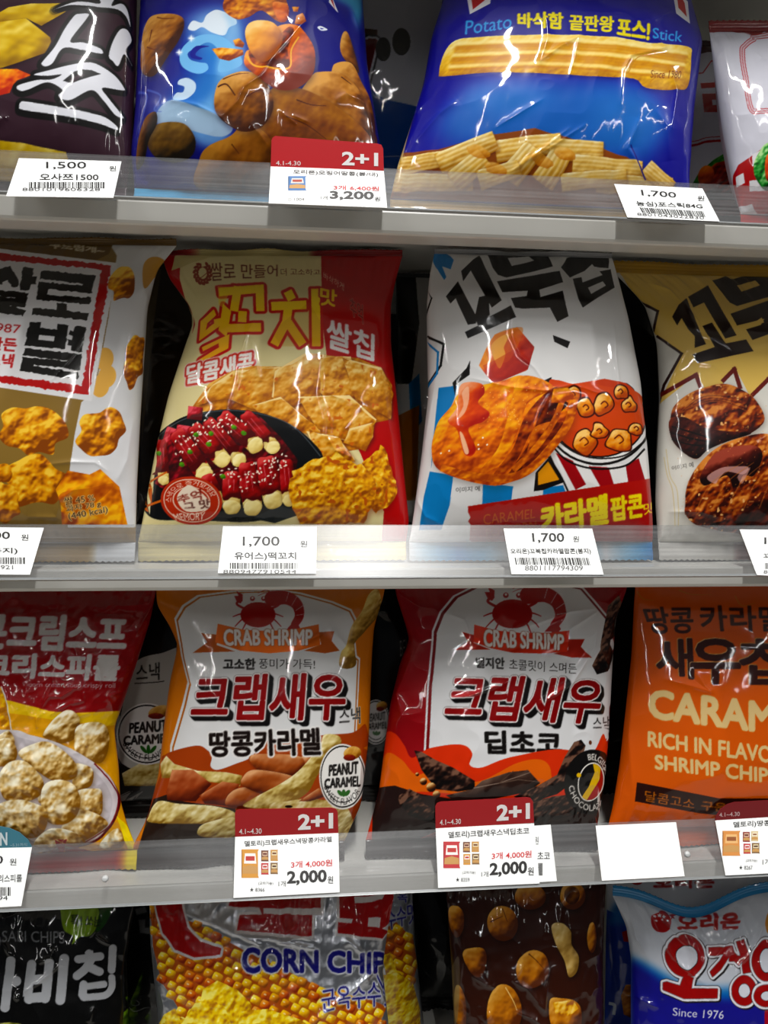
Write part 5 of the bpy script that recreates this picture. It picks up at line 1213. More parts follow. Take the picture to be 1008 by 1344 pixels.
def art_orange_caramel(b):
    z = Z(780, 760, 3.054); t = Z(820, 775, 5.362)
    b.base('#cc6410'); DK = '#3c1814'; CRM = '#d8bf8e'
    for L in ([(90, 10), (130, 60), (210, 72)], [(380, 0), (480, 30), (620, 30)], [(780, 40), (830, 110), (920, 90)]): b.line(t(L), 1.6, '#b98a4a', .5, alpha=.6)
    b.text('땅콩', t([(128, 122), (482, 118), (482, 300), (190, 306)]), DK, 1.2); b.text('카라멜', t([(525, 108), (1120, 115), (1120, 290), (548, 284)]), DK, 1.3)
    def outl(m): b.put(np.roll(dilate(m, .6 * b.k), (int(-1.4 * b.k), int(-1.4 * b.k)), (0, 1)), CRM); b.put(m, DK)
    outl(b.tmask('새', t([(225, 345), (470, 345), (480, 620), (232, 600)]), 2.0)); outl(b.tmask('우', t([(470, 350), (812, 350), (812, 655), (470, 655)]), 2.4)); outl(b.tmask('칩', t([(815, 350), (1180, 350), (1180, 660), (815, 655)]), 2.2))
    b.text('CARAMEL', z([(222, 446), (880, 520), (880, 640), (222, 555)]), CRM, 2.4); b.text('RICH IN FLAVOR', z([(218, 612), (760, 680), (760, 745), (218, 672)]), CRM, 1.1); b.text('SHRIMP CHIPS', z([(245, 706), (730, 765), (730, 822), (246, 762)]), CRM, 1.2)
    b.poly(z([(170, 815), (500, 880), (900, 880), (900, 960), (520, 950), (420, 940), (162, 892)]), '#2e120c')
    b.text('달콤고소', z([(205, 848), (404, 885), (402, 925), (203, 890)]), '#b06a1c', .5); b.text('구운칩', z([(432, 890), (580, 905), (578, 940), (430, 928)]), '#b06a1c', .8)
    b.crease(z([(280, 400), (360, 420), (460, 450), (440, 430), (400, 360)]), 1.2, 3); b.crease(z([(150, 850), (130, 620), (150, 400)]), 1.5, 5); b.crumple(.6, 45, 95); b.pleats(1.4, 9, 15, 91)

def art_peanut_behind(b):
    z = Z(0, 760, 3.054)
    b.base('#171210'); b.poly(z([(500, 470), (540, 340), (640, 300), (800, 300), (800, 740), (490, 740)]), '#bdb9b2', True)
    b.line(z([(540, 420), (620, 415), (660, 410)]), 1.2, '#15110f'); b.text('스낵', z([(545, 345), (640, 335), (640, 405), (548, 412)]), '#15110f', .6)
    b.food(z([(490, 780), (560, 740), (800, 740), (800, 830), (500, 830)]), '#8a6a2c', '#cdb878', '#f0e6bc', 14, .6, .5, 3, .2)
    b.poly(z([(480, 830), (820, 830), (820, 1000), (480, 1000)]), '#171210')
    peanut_seal(b, z, 590, 622, 122, 124); b.text('함유', z([(500, 890), (545, 895), (545, 912), (500, 908)]), '#8a8682', .2); b.crumple(.6, 30, 97)
def art_dark_plain(b):
    z = Z(400, 750, 3.73); b.base('#15110f'); peanut_seal(b, z, 350, 740, 70, 110, False); b.text('BELG', z([(468, 340), (525, 330), (525, 400), (470, 420)]), '#8f8b86', .6); b.crumple(.6, 30, 98)

# ------------------------------------------------------------------ printed artwork, bottom shelf
def art_wasabi(b):
    z = Z(0, 1170, 5.04); b.base('#060606')
    GR = '#b4b6ba'
    b.text('WASABI CHIPS', z([(-135, 262), (430, 265), (430, 345), (-135, 330)]), '#8c8e92', .25)
    P = [thick([(72, 462), (36, 775)], 62, 62), thick([(60, 592), (112, 596)], 66, 62), thick([(212, 485), (185, 700)], 62), thick([(330, 470), (305, 700)], 62), thick([(185, 705), (305, 700)], 66), thick([(210, 585), (325, 575)], 58), thick([(428, 445), (400, 725)], 64),
         thick([(590, 395), (600, 440)], 55), thick([(520, 450), (665, 430)], 54), thick([(610, 440), (570, 510), (510, 562)], 56, 56, True), thick([(590, 500), (660, 532)], 56), thick([(748, 380), (740, 520)], 52), thick([(555, 620), (545, 690), (560, 705)], 56), thick([(555, 705), (690, 690), (740, 640), (742, 570)], 46, 46, True), thick([(560, 635), (690, 615)], 46)]
    caps = [(72, 462, 31), (36, 770, 31), (112, 596, 31), (212, 485, 31), (330, 470, 31), (428, 445, 32), (400, 722, 32), (592, 412, 27), (520, 450, 27), (665, 430, 27), (510, 562, 28), (660, 532, 28), (748, 378, 26), (740, 520, 26), (742, 570, 23), (690, 615, 23), (555, 620, 28), (195, 712, 33), (300, 708, 33), (560, 700, 29)]
    m = b.umask([z(p) for p in P] + [z(ell(x, y, r_, r_)) for x, y, r_ in caps]); b.put(m, GR)
    b.poly(z([(405, 150), (420, 60), (640, 40), (665, 120), (650, 220), (600, 290), (530, 305), (480, 350), (485, 300), (425, 250)]), '#7f9c1e', True, foil=.3)
    b.poly(z([(640, 60), (745, 60), (740, 130), (690, 230), (640, 260), (660, 140)]), '#24481a', True, foil=.3); b.text('톡! 쏘는', z([(470, 155), (680, 170), (676, 225), (474, 232)]), '#12180a', .6)
    b.food(z([(-60, 880), (60, 870), (140, 880), (120, 1100), (-60, 1100)]), '#6a6a2a', '#b0ae62', '#dcd8a0', 14, .8, .6, 4, .2)
    for P in ([(830, 700), (900, 640), (945, 520), (930, 640), (880, 760)], [(820, 800), (900, 720), (960, 760), (900, 900), (810, 900)]): b.food(z(P), '#16240a', '#3c5416', '#6a8a2a', 20, .7, .5, 5, .2)
    for L in ([(20, 330), (75, 430)], [(365, 370), (340, 430), (260, 470)], [(160, 665), (270, 590), (400, 480), (440, 490)], [(90, 680), (130, 710)], [(620, 760), (590, 870)], [(660, 100), (630, 260), (590, 300)], [(630, 285), (730, 350)]): b.crease(z(L), 1.1, 1.6)
    b.crumple(1.1, 30, 105); b.pleats(1.4, 8, 16, 101)

def kernels(b, z, P, seed, a=0.0):
    m = b.mask(z(P)); P = np.asarray(P, float); c = P.mean(0); r = RNG(seed)
    b.poly(z(P), '#a8580a')
    ca, sa = math.cos(a), math.sin(a); n = 0
    R = np.abs(P - c).max() * 1.3
    sx, sy = 39, 33
    for j in range(int(-R / sy), int(R / sy) + 1):
        for i in range(int(-R / sx), int(R / sx) + 1):
            x = (i + .5 * (j % 2)) * sx + r.normal(0, 3); y = j * sy + r.normal(0, 2) + 5 * math.sin(i * .9)
            X, Y = c[0] + x * ca - y * sa, c[1] + x * sa + y * ca
            q = b.P(z([(X, Y)]))[0]; ci, ri = int(q[0]), int(q[1])
            if not (2 < ci < b.Ww - 3 and 2 < ri < b.Hh - 3) or m[ri, ci] < .5: continue
            dk = r.random() + .25 * math.sin(X * .012 + Y * .02)
            cs = ('#8a3404', '#cf6c18', '#f0b05a') if dk > .68 else (('#b07408', '#f0c41c', '#fff08a') if dk < .48 else ('#8c4e04', '#e09a14', '#fad248'))
            w = 17 * (1 + r.normal(0, .08))
            K = spline([(-w, -9), (-w * .7, -14), (w * .6, -15), (w, -8), (w * 1.02, 8), (w * .7, 14), (-w * .7, 14), (-w, 9)], True, 3)
            K = np.stack([X + K[:, 0] * ca - K[:, 1] * sa, Y + K[:, 0] * sa + K[:, 1] * ca], 1)
            b.food(z(K), *cs, 14, .3, .8, n + seed, .22)
            b.poly(z(ell(X - 4, Y - 5, 5, 2.6, math.degrees(a))), '#fff6d0', alpha=.75); n += 1

def art_corn_chip(b, front=True):
    z = Z(190, 1170, 2.7243)
    b.base('#b9bcc2', 0.85)
    RD, WH, NV = '#a31018', '#d8d4d4', '#1c1a78'
    kernels(b, z, [(20, 60), (100, 90), (180, 110), (350, 210), (560, 310), (640, 350), (820, 390), (880, 420), (900, 700), (100, 700), (120, 420), (60, 320), (30, 200)], 7, .5) if front else kernels(b, z, [(850, 140), (900, 110), (960, 170), (975, 260), (960, 330), (880, 300), (850, 230)], 9, .5)
    yc = ('#b07c0a', '#e8c42c', '#fbee84')
    if front:
        for i, P in enumerate(([(60, 480), (100, 430), (150, 470), (160, 560), (50, 560)], [(190, 430), (210, 350), (260, 320), (330, 350), (380, 400), (390, 520), (200, 520)], [(130, 480), (180, 400), (240, 385), (290, 420), (340, 560), (140, 560)], [(340, 430), (440, 420), (560, 460), (700, 560), (330, 560)])): b.food(z(P), *yc, 15, 1.1, .4, 20 + i, .15)
        b.food(z([(50, 480), (70, 440), (110, 420), (130, 470), (125, 600), (40, 600)]), *yc, 14, 1.0, .5, 29, .2)
        # big red letters with light rims
        def letter(Ps, holes=()):
            m = b.umask([z(p) for p in Ps]); 
            b.put(dilate(m, 4.2 * b.k), WH, 1, .2); b.put(m, RD)
            for h in holes: b.poly(z(h), WH)
        letter([[(35, -60), (130, -60), (135, 60), (155, 130), (200, 180), (275, 205), (270, 228), (180, 235), (110, 210), (65, 150), (40, 60)]])
        letter([[(330, -60), (630, -60), (630, 60), (600, 70), (598, 160), (330, 140), (340, 85), (420, 85), (410, 60), (300, 55)]], [[(425, 62), (640, 60), (635, 85), (425, 82)]])
        letter([[(695, -60), (960, -60), (940, 60), (850, 170), (690, 150), (692, 110), (740, 115), (745, 100), (698, 95)]], [[(800, 92), (845, 96), (840, 132), (798, 124)], [(750, 20), (860, 10), (850, 30), (752, 44)]])
        NO = [(2.6, '#d6d8dc')]
        b.text('CORN CHIP', z([(352, 204), (862, 222), (862, 290), (352, 290)]), NV, 1.7, NO)
        b.text('군옥수수맛', z([(632, 352), (900, 310), (900, 405), (636, 428)]), NV, .7, [(2.2, '#d8dade')])
        for L in ([(580, 480), (680, 400), (800, 300), (850, 240)], [(490, 110), (500, 150), (545, 110)], [(620, 180), (560, 160), (480, 180)], [(140, 70), (260, 120), (420, 190)], [(720, 170), (800, 230), (850, 240)], [(350, 160), (480, 170), (620, 210)], [(880, 350), (840, 480)]): b.crease(z(L), 1.3, 2.0)
        b.crumple(1.4, 26, 115); b.crumple(.5, 11, 117); b.pleats(2.4, 7, 30, 111)
    else:
        b.poly(z([(840, -60), (905, -60), (880, 40), (850, 100)]), RD); b.text('수수맛', z([(862, 65), (970, 40), (975, 110), (868, 140)]), NV, .7, [(2.0, '#c8c9cc')]); b.text('옥', z([(905, 0), (940, 0), (940, 40), (905, 40)]), NV, .7, [(2.0, '#c8c9cc')])
        for i, P in enumerate(([(850, 230), (880, 220), (900, 280), (930, 310), (870, 330)], [(855, 300), (900, 290), (960, 330), (985, 420), (990, 600), (880, 560)])): b.food(z(P), *yc, 15, 1.1, .4, 40 + i, .15)
        b.crumple(.8, 26, 116)

def art_choco_peanut(b):
    z = Z(480, 1150, 5.04); y = Z(500, 1140, 1.984)
    b.base('#34160b'); nt = ('#5a2c08', '#b8762a', '#e2b060')
    b.poly(y([(200, 60), (560, 60), (560, 440), (200, 440)]), '#3a190c')
    def nut(P, sd, c=nt, f=y): b.poly(f([(x + 2, q + 5) for x, q in P]), '#100604', True, .6, soft=4); b.food(f(P), *c, 30, .35, 1.0, sd, .3, smooth=True)
    nut(ell(390, 75, 40, 34), 1); nut(ell(500, 72, 33, 36), 2); b.food(y(ell(498, 70, 20, 24)), '#3a1a04', '#7a4a14', '#a8742c', 20, .5, .5, 3, .2)
    nut(ell(318, 144, 40, 46, -12), 4); b.line(y([(285, 140), (318, 125)]), 1.5, '#5a2a08', .6); b.line(y([(318, 105), (330, 140)]), 1.2, '#5a2a08', .6)
    nut([(178, 105), (200, 98), (216, 120), (214, 160), (196, 180), (180, 150)], 5); nut(ell(395, 262, 42, 50, 20), 6); b.line(y([(385, 222), (405, 240), (425, 262)]), 1.5, '#5a2a08', .6)
    nut([(445, 150), (470, 142), (495, 165), (498, 200), (515, 230), (510, 270), (490, 282), (478, 240), (455, 195)], 7, ('#8a6a34', '#c8a868', '#ecd8a4')); nut(ell(550, 180, 12, 40), 8)
    nut([(212, 220), (240, 208), (268, 210), (276, 240), (262, 280), (235, 272)], 9); nut([(440, 345), (470, 338), (505, 345), (522, 370), (515, 420), (450, 420)], 10); b.food(y([(448, 350), (500, 342), (515, 365), (490, 385), (455, 378)]), '#a86414', '#e8b44a', '#fae08c', 12, 1, .4, 11, .1)
    nut([(275, 380), (290, 320), (320, 302), (350, 320), (368, 370), (350, 420), (290, 420)], 12); nut([(192, 320), (205, 305), (222, 350), (218, 420), (195, 400)], 13)
    b.line(y([(325, 310), (345, 345), (355, 370)]), 1.4, '#f0cf8a', .6); nut(ell(215, 480, 50, 40), 14); nut(ell(420, 500, 60, 40), 15)
    b.poly(z([(480, 870), (570, 600), (620, 560), (600, 980), (470, 980)]), '#8a8a74', True, .5)
    for L in ([(440, 260), (430, 300), (425, 365), (405, 350)], [(425, 365), (380, 310), (340, 290)], [(340, 290), (370, 250)], [(240, 280), (280, 300), (300, 310)], [(270, 270), (285, 300)], [(350, 370), (400, 390), (440, 420)], [(200, 160), (212, 210), (206, 300)], [(270, 400), (285, 370)]): b.crease(y(L), 1.3, 2.0)
    b.crumple(1.3, 22, 125); b.pleats(1.6, 8, 16, 121)

def art_squid_white(b, front=True):
    z = Z(760, 1150, 4.065); b.base('#c4c8d0'); RD = '#9c1c1c'
    if front:
        b.poly(z([(150, 60), (280, 95), (460, 130), (590, 170), (720, 110), (840, 60), (1700, 20), (1700, -40), (150, -40)]), '#2a5f8c', alpha=.9); b.poly(z([(150, 70), (280, 110), (460, 150), (590, 190), (720, 130), (840, 80), (1700, 40), (1700, 90), (840, 110), (600, 240), (300, 140)]), '#a9b9c8', alpha=.6, soft=3)
        m = b.mask(z([(200, 420), (290, 430), (400, 490), (540, 570), (700, 600), (860, 590), (1000, 520), (1700, 500), (1700, 1900), (200, 1900)])); b.put(blur(m, 6 * b.k), '#1b6cb0'); m = b.mask(z([(200, 440), (290, 455), (400, 530), (520, 620), (800, 660), (1000, 600), (1700, 600), (1700, 1900), (200, 1900)])); b.put(blur(m, 5 * b.k), '#1f1d86')
        b.poly(z(ell(438, 243, 50, 60)), RD)
        for x, y, r_ in ((425, 205, 14), (450, 215, 12), (405, 215, 10), (415, 240, 8), (440, 228, 8), (470, 235, 8)):
            b.poly(z([(x + (r_ if k % 2 == 0 else r_ * .45) * math.sin(k * math.pi / 5), y - (r_ if k % 2 == 0 else r_ * .45) * math.cos(k * math.pi / 5)) for k in range(10)]), '#d8d8de')
        b.poly(z([(498 + (22 if k % 2 == 0 else 9) * math.sin(k * math.pi / 5), 212 - (22 if k % 2 == 0 else 9) * math.cos(k * math.pi / 5)) for k in range(10)]), RD)
        b.text('오리온', z([(528, 205), (856, 196), (856, 276), (528, 292)]), RD, 1.6)
        def letter(Ps, holes):
            m = b.umask([z(p) for p in Ps]); h = b.umask([z(p) for p in holes]) if holes else 0
            b.put(dilate(m, 5.2 * b.k), '#1a1414'); b.put(np.roll(dilate(m, 4.6 * b.k), (int(2 * b.k), int(2 * b.k)), (0, 1)), '#1a1414'); b.put(dilate(m, 4.4 * b.k), '#e0e0e6'); b.put(dilate(m, .9 * b.k), '#1a1414'); b.put(m, RD)
            if holes: b.put(h, '#1a1414'); b.put(b.umask([z(np.asarray(p) * .94 + np.asarray(p).mean(0) * .06) for p in holes]), '#d4d6de')
        letter([ell(565, 425, 102, 115, -10), [(450, 570), (470, 565), (540, 585), (560, 530), (610, 540), (600, 600), (740, 600), (738, 652), (560, 655), (450, 610)]], [ell(575, 432, 60, 68, -10)])
        letter([[(692, 380), (820, 372), (828, 405), (870, 450), (850, 475), (800, 430), (760, 500), (712, 540), (698, 512), (750, 450), (770, 415), (692, 420)], thick([(862, 345), (885, 430), (900, 520)], 44, 44), thick([(800, 440), (880, 440)], 30), ell(882, 612, 68, 80)], [ell(882, 612, 32, 38)])
        letter([ell(1000, 452, 74, 110), thick([(1090, 340), (1100, 560)], 46), ell(1000, 640, 66, 60)], [ell(1002, 452, 36, 68), ell(1000, 640, 30, 26)])
        letter([thick([(1190, 360), (1260, 420), (1200, 500)], 44), thick([(1330, 340), (1340, 560)], 46), thick([(1180, 620), (1360, 610)], 46)], [])
        b.text('Since 1976', z([(505, 704), (776, 720), (772, 764), (502, 746)]), '#d6d6de', .4); b.text('맛있는칩', z([(868, 52), (945, 42), (945, 68), (868, 74)]), '#2c3440', .3)
        b.poly(z([(995, 720), (1300, 680), (1300, 900), (990, 900)]), '#9c1c2c'); b.poly(z(ell(1030, 250, 35, 70)), '#b8823c')
        for L in ([(410, 290), (500, 430), (600, 520), (660, 565)], [(455, 250), (540, 340), (635, 412)], [(870, 215), (800, 330), (730, 415), (670, 440), (665, 500)], [(1000, 200), (960, 310), (900, 420), (850, 470), (835, 540)], [(560, 205), (840, 215)], [(250, 140), (300, 330), (360, 420)], [(870, 220), (790, 260)], [(300, 640), (420, 700)]): b.crease(z(L), 1.1, 1.8)
        b.crumple(1.1, 28, 135); b.pleats(2.2, 8, 26, 131, True, False)
    else:
        b.text('오리온', z([(400, 8), (720, 0), (720, 60), (400, 66)]), RD, 1.4); b.poly(z(ell(310, 22, 34, 26)), RD); b.poly(z([(150, 180), (280, 240), (400, 300), (400, 1300), (100, 1300)]), '#1f3f9a'); b.poly(z([(190, 140), (260, 150), (280, 260), (150, 260)]), '#2b6cae', soft=5)
        b.poly(z([(230, 300), (290, 280), (300, 360), (240, 350)]), RD); b.food(z([(225, 640), (250, 580), (280, 580), (280, 760), (240, 740)]), '#5a2c08', '#b8762a', '#e2b060', 20, .4, .8, 3, .3); b.line(z([(160, 680), (190, 690), (185, 740)]), 4, '#c8d0dc'); b.crumple(.7, 30, 136)

def art_gap_filler(b):  # added filler bags: the plain black stands in for shade in the gaps
    b.base('#0c0b0b'); b.crumple(.8, 26, 141)
def art_wasabi_behind(b):
    z = Z(0, 1170, 5.04); b.base('#060606')
    b.put(b.umask([z(thick([(900, 140), (970, 120)], 44)), z(thick([(940, 190), (945, 260), (1010, 262)], 46))]), '#6a6b6e')
    for P in ([(850, 760), (900, 650), (948, 520), (935, 640), (890, 780)], [(820, 660), (870, 720), (850, 800), (825, 760)], [(830, 800), (900, 760), (930, 860), (860, 900), (820, 880)], [(960, 840), (1000, 780), (1010, 860), (980, 880)]): b.food(z(P), '#16240a', '#46601c', '#86a03a', 16, .8, .5, 5, .2)
    b.crumple(.9, 26, 143)
# ------------------------------------------------------------------ draw and stand the bags
def two(*stops):
    """seal colours along its length"""
    P = [p for p, _ in stops]; Cc = np.array([rgb(c) for _, c in stops])
    return lambda t: np.array([np.interp(t, P, Cc[:, i]) for i in range(3)])
SN = 'snack bags on the shelves'
for k, art, label, top, bot, sh, kw in (
    ('A1', art_purple, 'dark purple snack bag with yellow potato chips and white brush lettering', '#2a1822', '#3c2530', (.005, .013), {}),
    ('A2', art_peanut_squid, 'blue snack bag with brown roasted peanuts and a white wave', '#6fb4d8', '#5aa6cc', (.005, .014), dict(fold_bot=.006)),
    ('A3', art_potato_stick, 'blue snack bag with one long yellow ridged potato stick across it', '#1a17a2', '#a98a4a', (.005, .013), {}),
    ('A4', lambda b: art_white_red(b, 0), 'white snack bag standing behind, between the potato stick bag and the checkered bag', '#4a0c12', '#8a1a20', (.005, .014), {}),
    ('A5', lambda b: art_white_red(b, 1), 'white snack bag with red outlined frame, red checks and green leaf at the right edge', '#7c0f16', '#a3161f', (.010, .013), {}),
    ('A6', art_squid_behind, 'shaded white and blue bag in the gap between the two blue bags', '#4a2614', '#1a4f96', (.005, .014), {}),
    ('B1', art_rice_star, 'brown and silver snack bag with bold black lettering in a ragged red square', '#6d5326', two((0, '#8d7340'), (.8, '#8d7340'), (.84, '#c8cacd'), (1, '#c8cacd')), (.005, .014), {}),
    ('B2', art_tteok, 'cream and red snack bag showing skewered red rice cakes on a black plate', two((0, '#8a1218'), (.1, '#8a1218'), (.16, '#b8aa78'), (.6, '#b8aa78'), (.64, '#8a1218'), (1, '#8a1218')), '#d4c898', (.005, .014), {}),
    ('B3', art_turtle_caramel, 'white snack bag with orange caramel chip, popcorn tub and red banner', '#9a9a9c', two((0, '#d0d2d4'), (.2, '#1c7fb8'), (.4, '#d0d2d4'), (.6, '#1c7fb8'), (.8, '#d0d2d4'), (1, '#1c7fb8')), (.004, .014), {}),
    ('B4', art_turtle_choco, 'yellow and white snack bag with two brown chocolate shell chips', '#b08a2c', two((0, '#c9c7c2'), (.3, '#c9c7c2'), (.34, '#5a3a3a'), (1, '#5a3a3a')), (.011, .014), {}),
    ('B5', art_dark_back, 'shaded brown bag behind, in the gap left of the rice cake bag', '#2a1c10', '#2a1c10', (.006, .014), {}),
    ('B6', art_turtle_behind, 'shaded striped bag behind, in the gap between the rice cake and caramel chip bags', '#5a5a5c', '#5a5a5c', (.004, .014), {}),
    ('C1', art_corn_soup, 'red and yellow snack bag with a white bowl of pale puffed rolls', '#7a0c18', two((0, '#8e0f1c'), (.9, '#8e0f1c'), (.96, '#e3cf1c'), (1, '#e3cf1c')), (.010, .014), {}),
    ('C2', art_crab_peanut, 'orange snack bag with white panel, red crab and round peanut seal', '#a8640c', '#2c1c14', (.008, .014), {}),
    ('C3', art_crab_choco, 'dark red snack bag with white panel, red crab and dark chocolate sticks', '#5a0a12', '#281816', (.008, .014), {}),
    ('C4', art_orange_caramel, 'plain orange snack bag with large cream capital letters', '#a84e0c', '#cc6410', (.008, .014), {}),
    ('C5', art_peanut_behind, 'shaded black bag with round peanut seal, behind between the puffed roll and orange bags', '#15110f', '#15110f', (.008, .014), {}),
    ('C6', art_dark_plain, 'shaded dark bag behind, in the gap between the two red crab bags', '#15110f', '#15110f', (.008, .014), {}),
    ('D1', art_wasabi, 'black snack bag with rounded grey lettering and a green sticker', '#060606', '#101010', (.012, .014), {}),
    ('D2', art_corn_chip, 'silver foil snack bag with grilled corn cob and navy lettering', '#a31018', '#b9bcc2', (.012, .014), {}),
    ('D3', art_choco_peanut, 'dark brown snack bag scattered with golden peanuts', '#1a0c06', '#2a120a', (.012, .014), {}),
    ('D4', art_squid_white, 'white and blue snack bag with red lettering and a crimped blue sagging top', '#3f86b4', '#1f1d86', (.009, .014), {}),
    ('D5', lambda b: art_corn_chip(b, False), 'shaded corn bag peeping out behind the silver foil corn bag', '#80858c', '#b9bcc2', (.012, .014), {}),
    ('C7', art_gap_filler, 'filler bag behind, black to darken the gap left of the plain orange bag', '#0c0b0b', '#0c0b0b', (.008, .014), {}),
    ('D7', art_gap_filler, 'filler bag behind, black to darken the gap left of the golden peanut bag on the bottom shelf', '#0c0b0b', '#0c0b0b', (.012, .014), {}),
    ('D8', art_wasabi_behind, 'shaded black bag with green leaves, behind beside the silver foil corn bag', '#0a0a0a', '#0a0a0a', (.012, .014), {}),
    ('B7', art_gap_filler, 'filler bag behind, black to darken the gap left of the chocolate shell bag', '#0c0b0b', '#0c0b0b', (.006, .014), {}),
    ('D6', lambda b: art_squid_white(b, False), 'shaded white and blue bag standing behind the sagging blue topped bag', '#8a8e96', '#1f1d86', (.010, .014), {})):
    bg = BAGS[k]
    art(bg)
    bc = bg.img[bg.Hh // 2, bg.Ww // 2, :3]
    bg.build('snack_bag', label, group=SN, back=bg.img[:, :8, :3].mean((0, 1)), seal_top=top, seal_bot=bot, seal_h=sh, **kw)

# ------------------------------------------------------------------ paper price tags on the rails
def text_tris(s, bold):
    c = bpy.data.curves.new('t', 'FONT'); c.body = s; c.resolution_u = 3; c.offset = bold
    o = bpy.data.objects.new('t', c); COL.objects.link(o); m = o.to_mesh()
    V = np.zeros(len(m.vertices) * 3); m.vertices.foreach_get('co', V); V = V.reshape(-1, 3)[:, :2]
    T = np.array([list(p.vertices) for p in m.polygons])
    o.to_mesh_clear(); bpy.data.objects.remove(o); bpy.data.curves.remove(c)
    lo, hi = V.min(0), V.max(0); N = (V - lo) / np.maximum(hi - lo, 1e-6); N[:, 1] = 1 - N[:, 1]
    return N, T
class Tag:
    def __init__(s, key, z, lift=.0005, upright=None):
        s.p0 = RAILP[key] + RN * lift; s.z = z; s.nrm = RN
        if upright is not None:      # stands up from the rail where the point "upright" lies on it
            s.p0 = at(*z([upright])[0], s.p0, RN); s.nrm = np.array([0, -1.0, 0.0])
        s.V, s.T, s.C, s.n = [], [], [], 0
    def pts(s, P, up=0.0):
        return np.array([at(x, y, s.p0 + s.nrm * up, s.nrm) for x, y in s.z(P)])
    def add(s, V, T, col):
        s.V.append(V); s.T += [[i + s.n for i in t] for t in T]; s.n += len(V)
        s.C.append(np.tile(np.append(lin(rgb(col)), 0.0), (len(V), 1)))
    def plate(s, P, col, th=.0003, up=0.0):
        n = len(P); A = s.pts(P, up); B = A - s.nrm * th
        T = [(0, i, i + 1) for i in range(1, n - 1)] + [(n, n + i + 1, n + i) for i in range(1, n - 1)]
        T += [t for i in range(n) for t in ((i, n + i, (i + 1) % n), ((i + 1) % n, n + i, n + (i + 1) % n))]
        s.add(np.concatenate([A, B]), T, col); return s
    def flat(s, P, col, up=.00012):
        s.add(s.pts(P, up), [(0, i, i + 1) for i in range(1, len(P) - 1)], col); return s
    def text(s, t, q, col='#1c1a1a', bold=0.0, up=.0002):
        if len(q) == 2: q = bx(*q[0], *q[1])
        N, T = text_tris(t, bold); f = quad_map(q)
        s.add(s.pts(f(N), up), T, col); return s
    def bars(s, q, seed, col='#1c1a1a'):
        f = quad_map(q); r = RNG(seed); x = 0.0
        while x < 1:
            w = r.choice([.006, .010, .016, .022]); 
            if x + w > 1: break
            s.flat(f(np.array([(x, 0), (x + w, 0), (x + w, 1), (x, 1)])), col); x += w + r.choice([.007, .010, .016])
        return s
    def thumb(s, q, body, band, spot, seed=1):
        """tiny picture of a bag"""
        f = quad_map(bx(*q[0], *q[1])); g = lambda P: f(np.array(P, float))
        s.flat(g([(0, 0), (1, 0), (.94, .08), (.96, .92), (1, 1), (0, 1), (.04, .92), (.06, .08)]), body, .00012)
        s.flat(g([(.2, .14), (.8, .14), (.86, .5), (.14, .5)]), band, .00016); s.flat(g([(.24, .24), (.76, .24), (.76, .40), (.24, .40)]), spot, .0002)
        s.flat(g([(.08, .62), (.5, .55), (.92, .62), (.94, .85), (.06, .85)]), '#b98a4a', .00016); return s
    def build(s, name='price_tag', parent=None):
        return raw_mesh(name, np.concatenate(s.V), None, s.T, False, CARD, parent, np.concatenate(s.C))
WH, BK, RDT = '#e6e8e7', '#1c1a1a', '#c22a30'
TG = 'paper price tags'
def plain_tag(key, z, corners, label, price, pq, won, name, nq, barq, digits, dq, seed, bold=.012, lift=.0005):
    t = Tag(key, z, lift).plate(corners, WH).text(price, pq, BK, bold).text('원', won, BK, .004).text(name, nq, BK, .012)
    t.bars(barq, seed).text(digits, dq, '#5a5858', 0)
    return describe(t.build(), label, 'price tag', TG)
plain_tag('A', Z(0, 190, 5.04), [(125, 88), (803, 110), (750, 350), (40, 340)], 'white price tag reading 1,500 below the dark purple bag', '1,500', [(305, 112), (570, 162)], [(722, 140), (768, 172)],
          '오사쯔1500', [(262, 190), (652, 236)], bx(192, 246, 692, 288), '8801019606328', [(148, 284), (662, 304)], 1, .006)
plain_tag('A', Z(790, 190, 4.624), [(75, 238), (610, 265), (715, 465), (155, 440)], 'white price tag reading 1,700 below the potato stick bag', '1,700', [(236, 272), (448, 288), (454, 326), (244, 312)], [(580, 310), (622, 340)],
          '농심)포스틱84G', [(205, 340), (608, 358), (614, 392), (212, 374)], [(228, 380), (616, 404), (632, 438), (246, 412)], '8801043022830', [(212, 412), (618, 434), (622, 452), (216, 428)], 2, .008)
plain_tag('B', Z(0, 670, 5.04), [(-360, 108), (290, 114), (198, 425), (-440, 420)], 'white price tag cut by the left edge of the photo, below the brown bag', '1,700', [(-165, 140), (66, 195)], [(140, 158), (188, 198)],
          '쌀로별(봉지)', [(-330, 246), (116, 290)], bx(-340, 310, 165, 354), '8801111116921', [(-320, 362), (86, 388)], 3, .012)
plain_tag('B', Z(270, 670, 5.04), [(115, 104), (735, 106), (730, 418), (80, 415)], 'white price tag reading 1,700 below the rice cake bag', '1,700', [(245, 172), (488, 242)], [(625, 200), (672, 242)],
          '유어스)떡꼬치', [(190, 275), (598, 332)], bx(160, 346, 615, 386), '8809477910544', [(116, 392), (600, 416)], 4, .006)
plain_tag('B', Z(640, 670, 5.6), [(117, 132), (768, 133), (853, 472), (175, 468)], 'white price tag reading 1,700 below the orange caramel chip bag', '1,700', [(325, 165), (560, 165), (566, 240), (332, 240)], [(628, 188), (672, 230)],
          '오리온)꼬북칩카라멜팝콘(봉지)', [(165, 280), (755, 278), (762, 324), (172, 324)], [(198, 346), (748, 348), (762, 402), (208, 398)], '8801117794309', [(275, 404), (700, 440)], 5, .014)
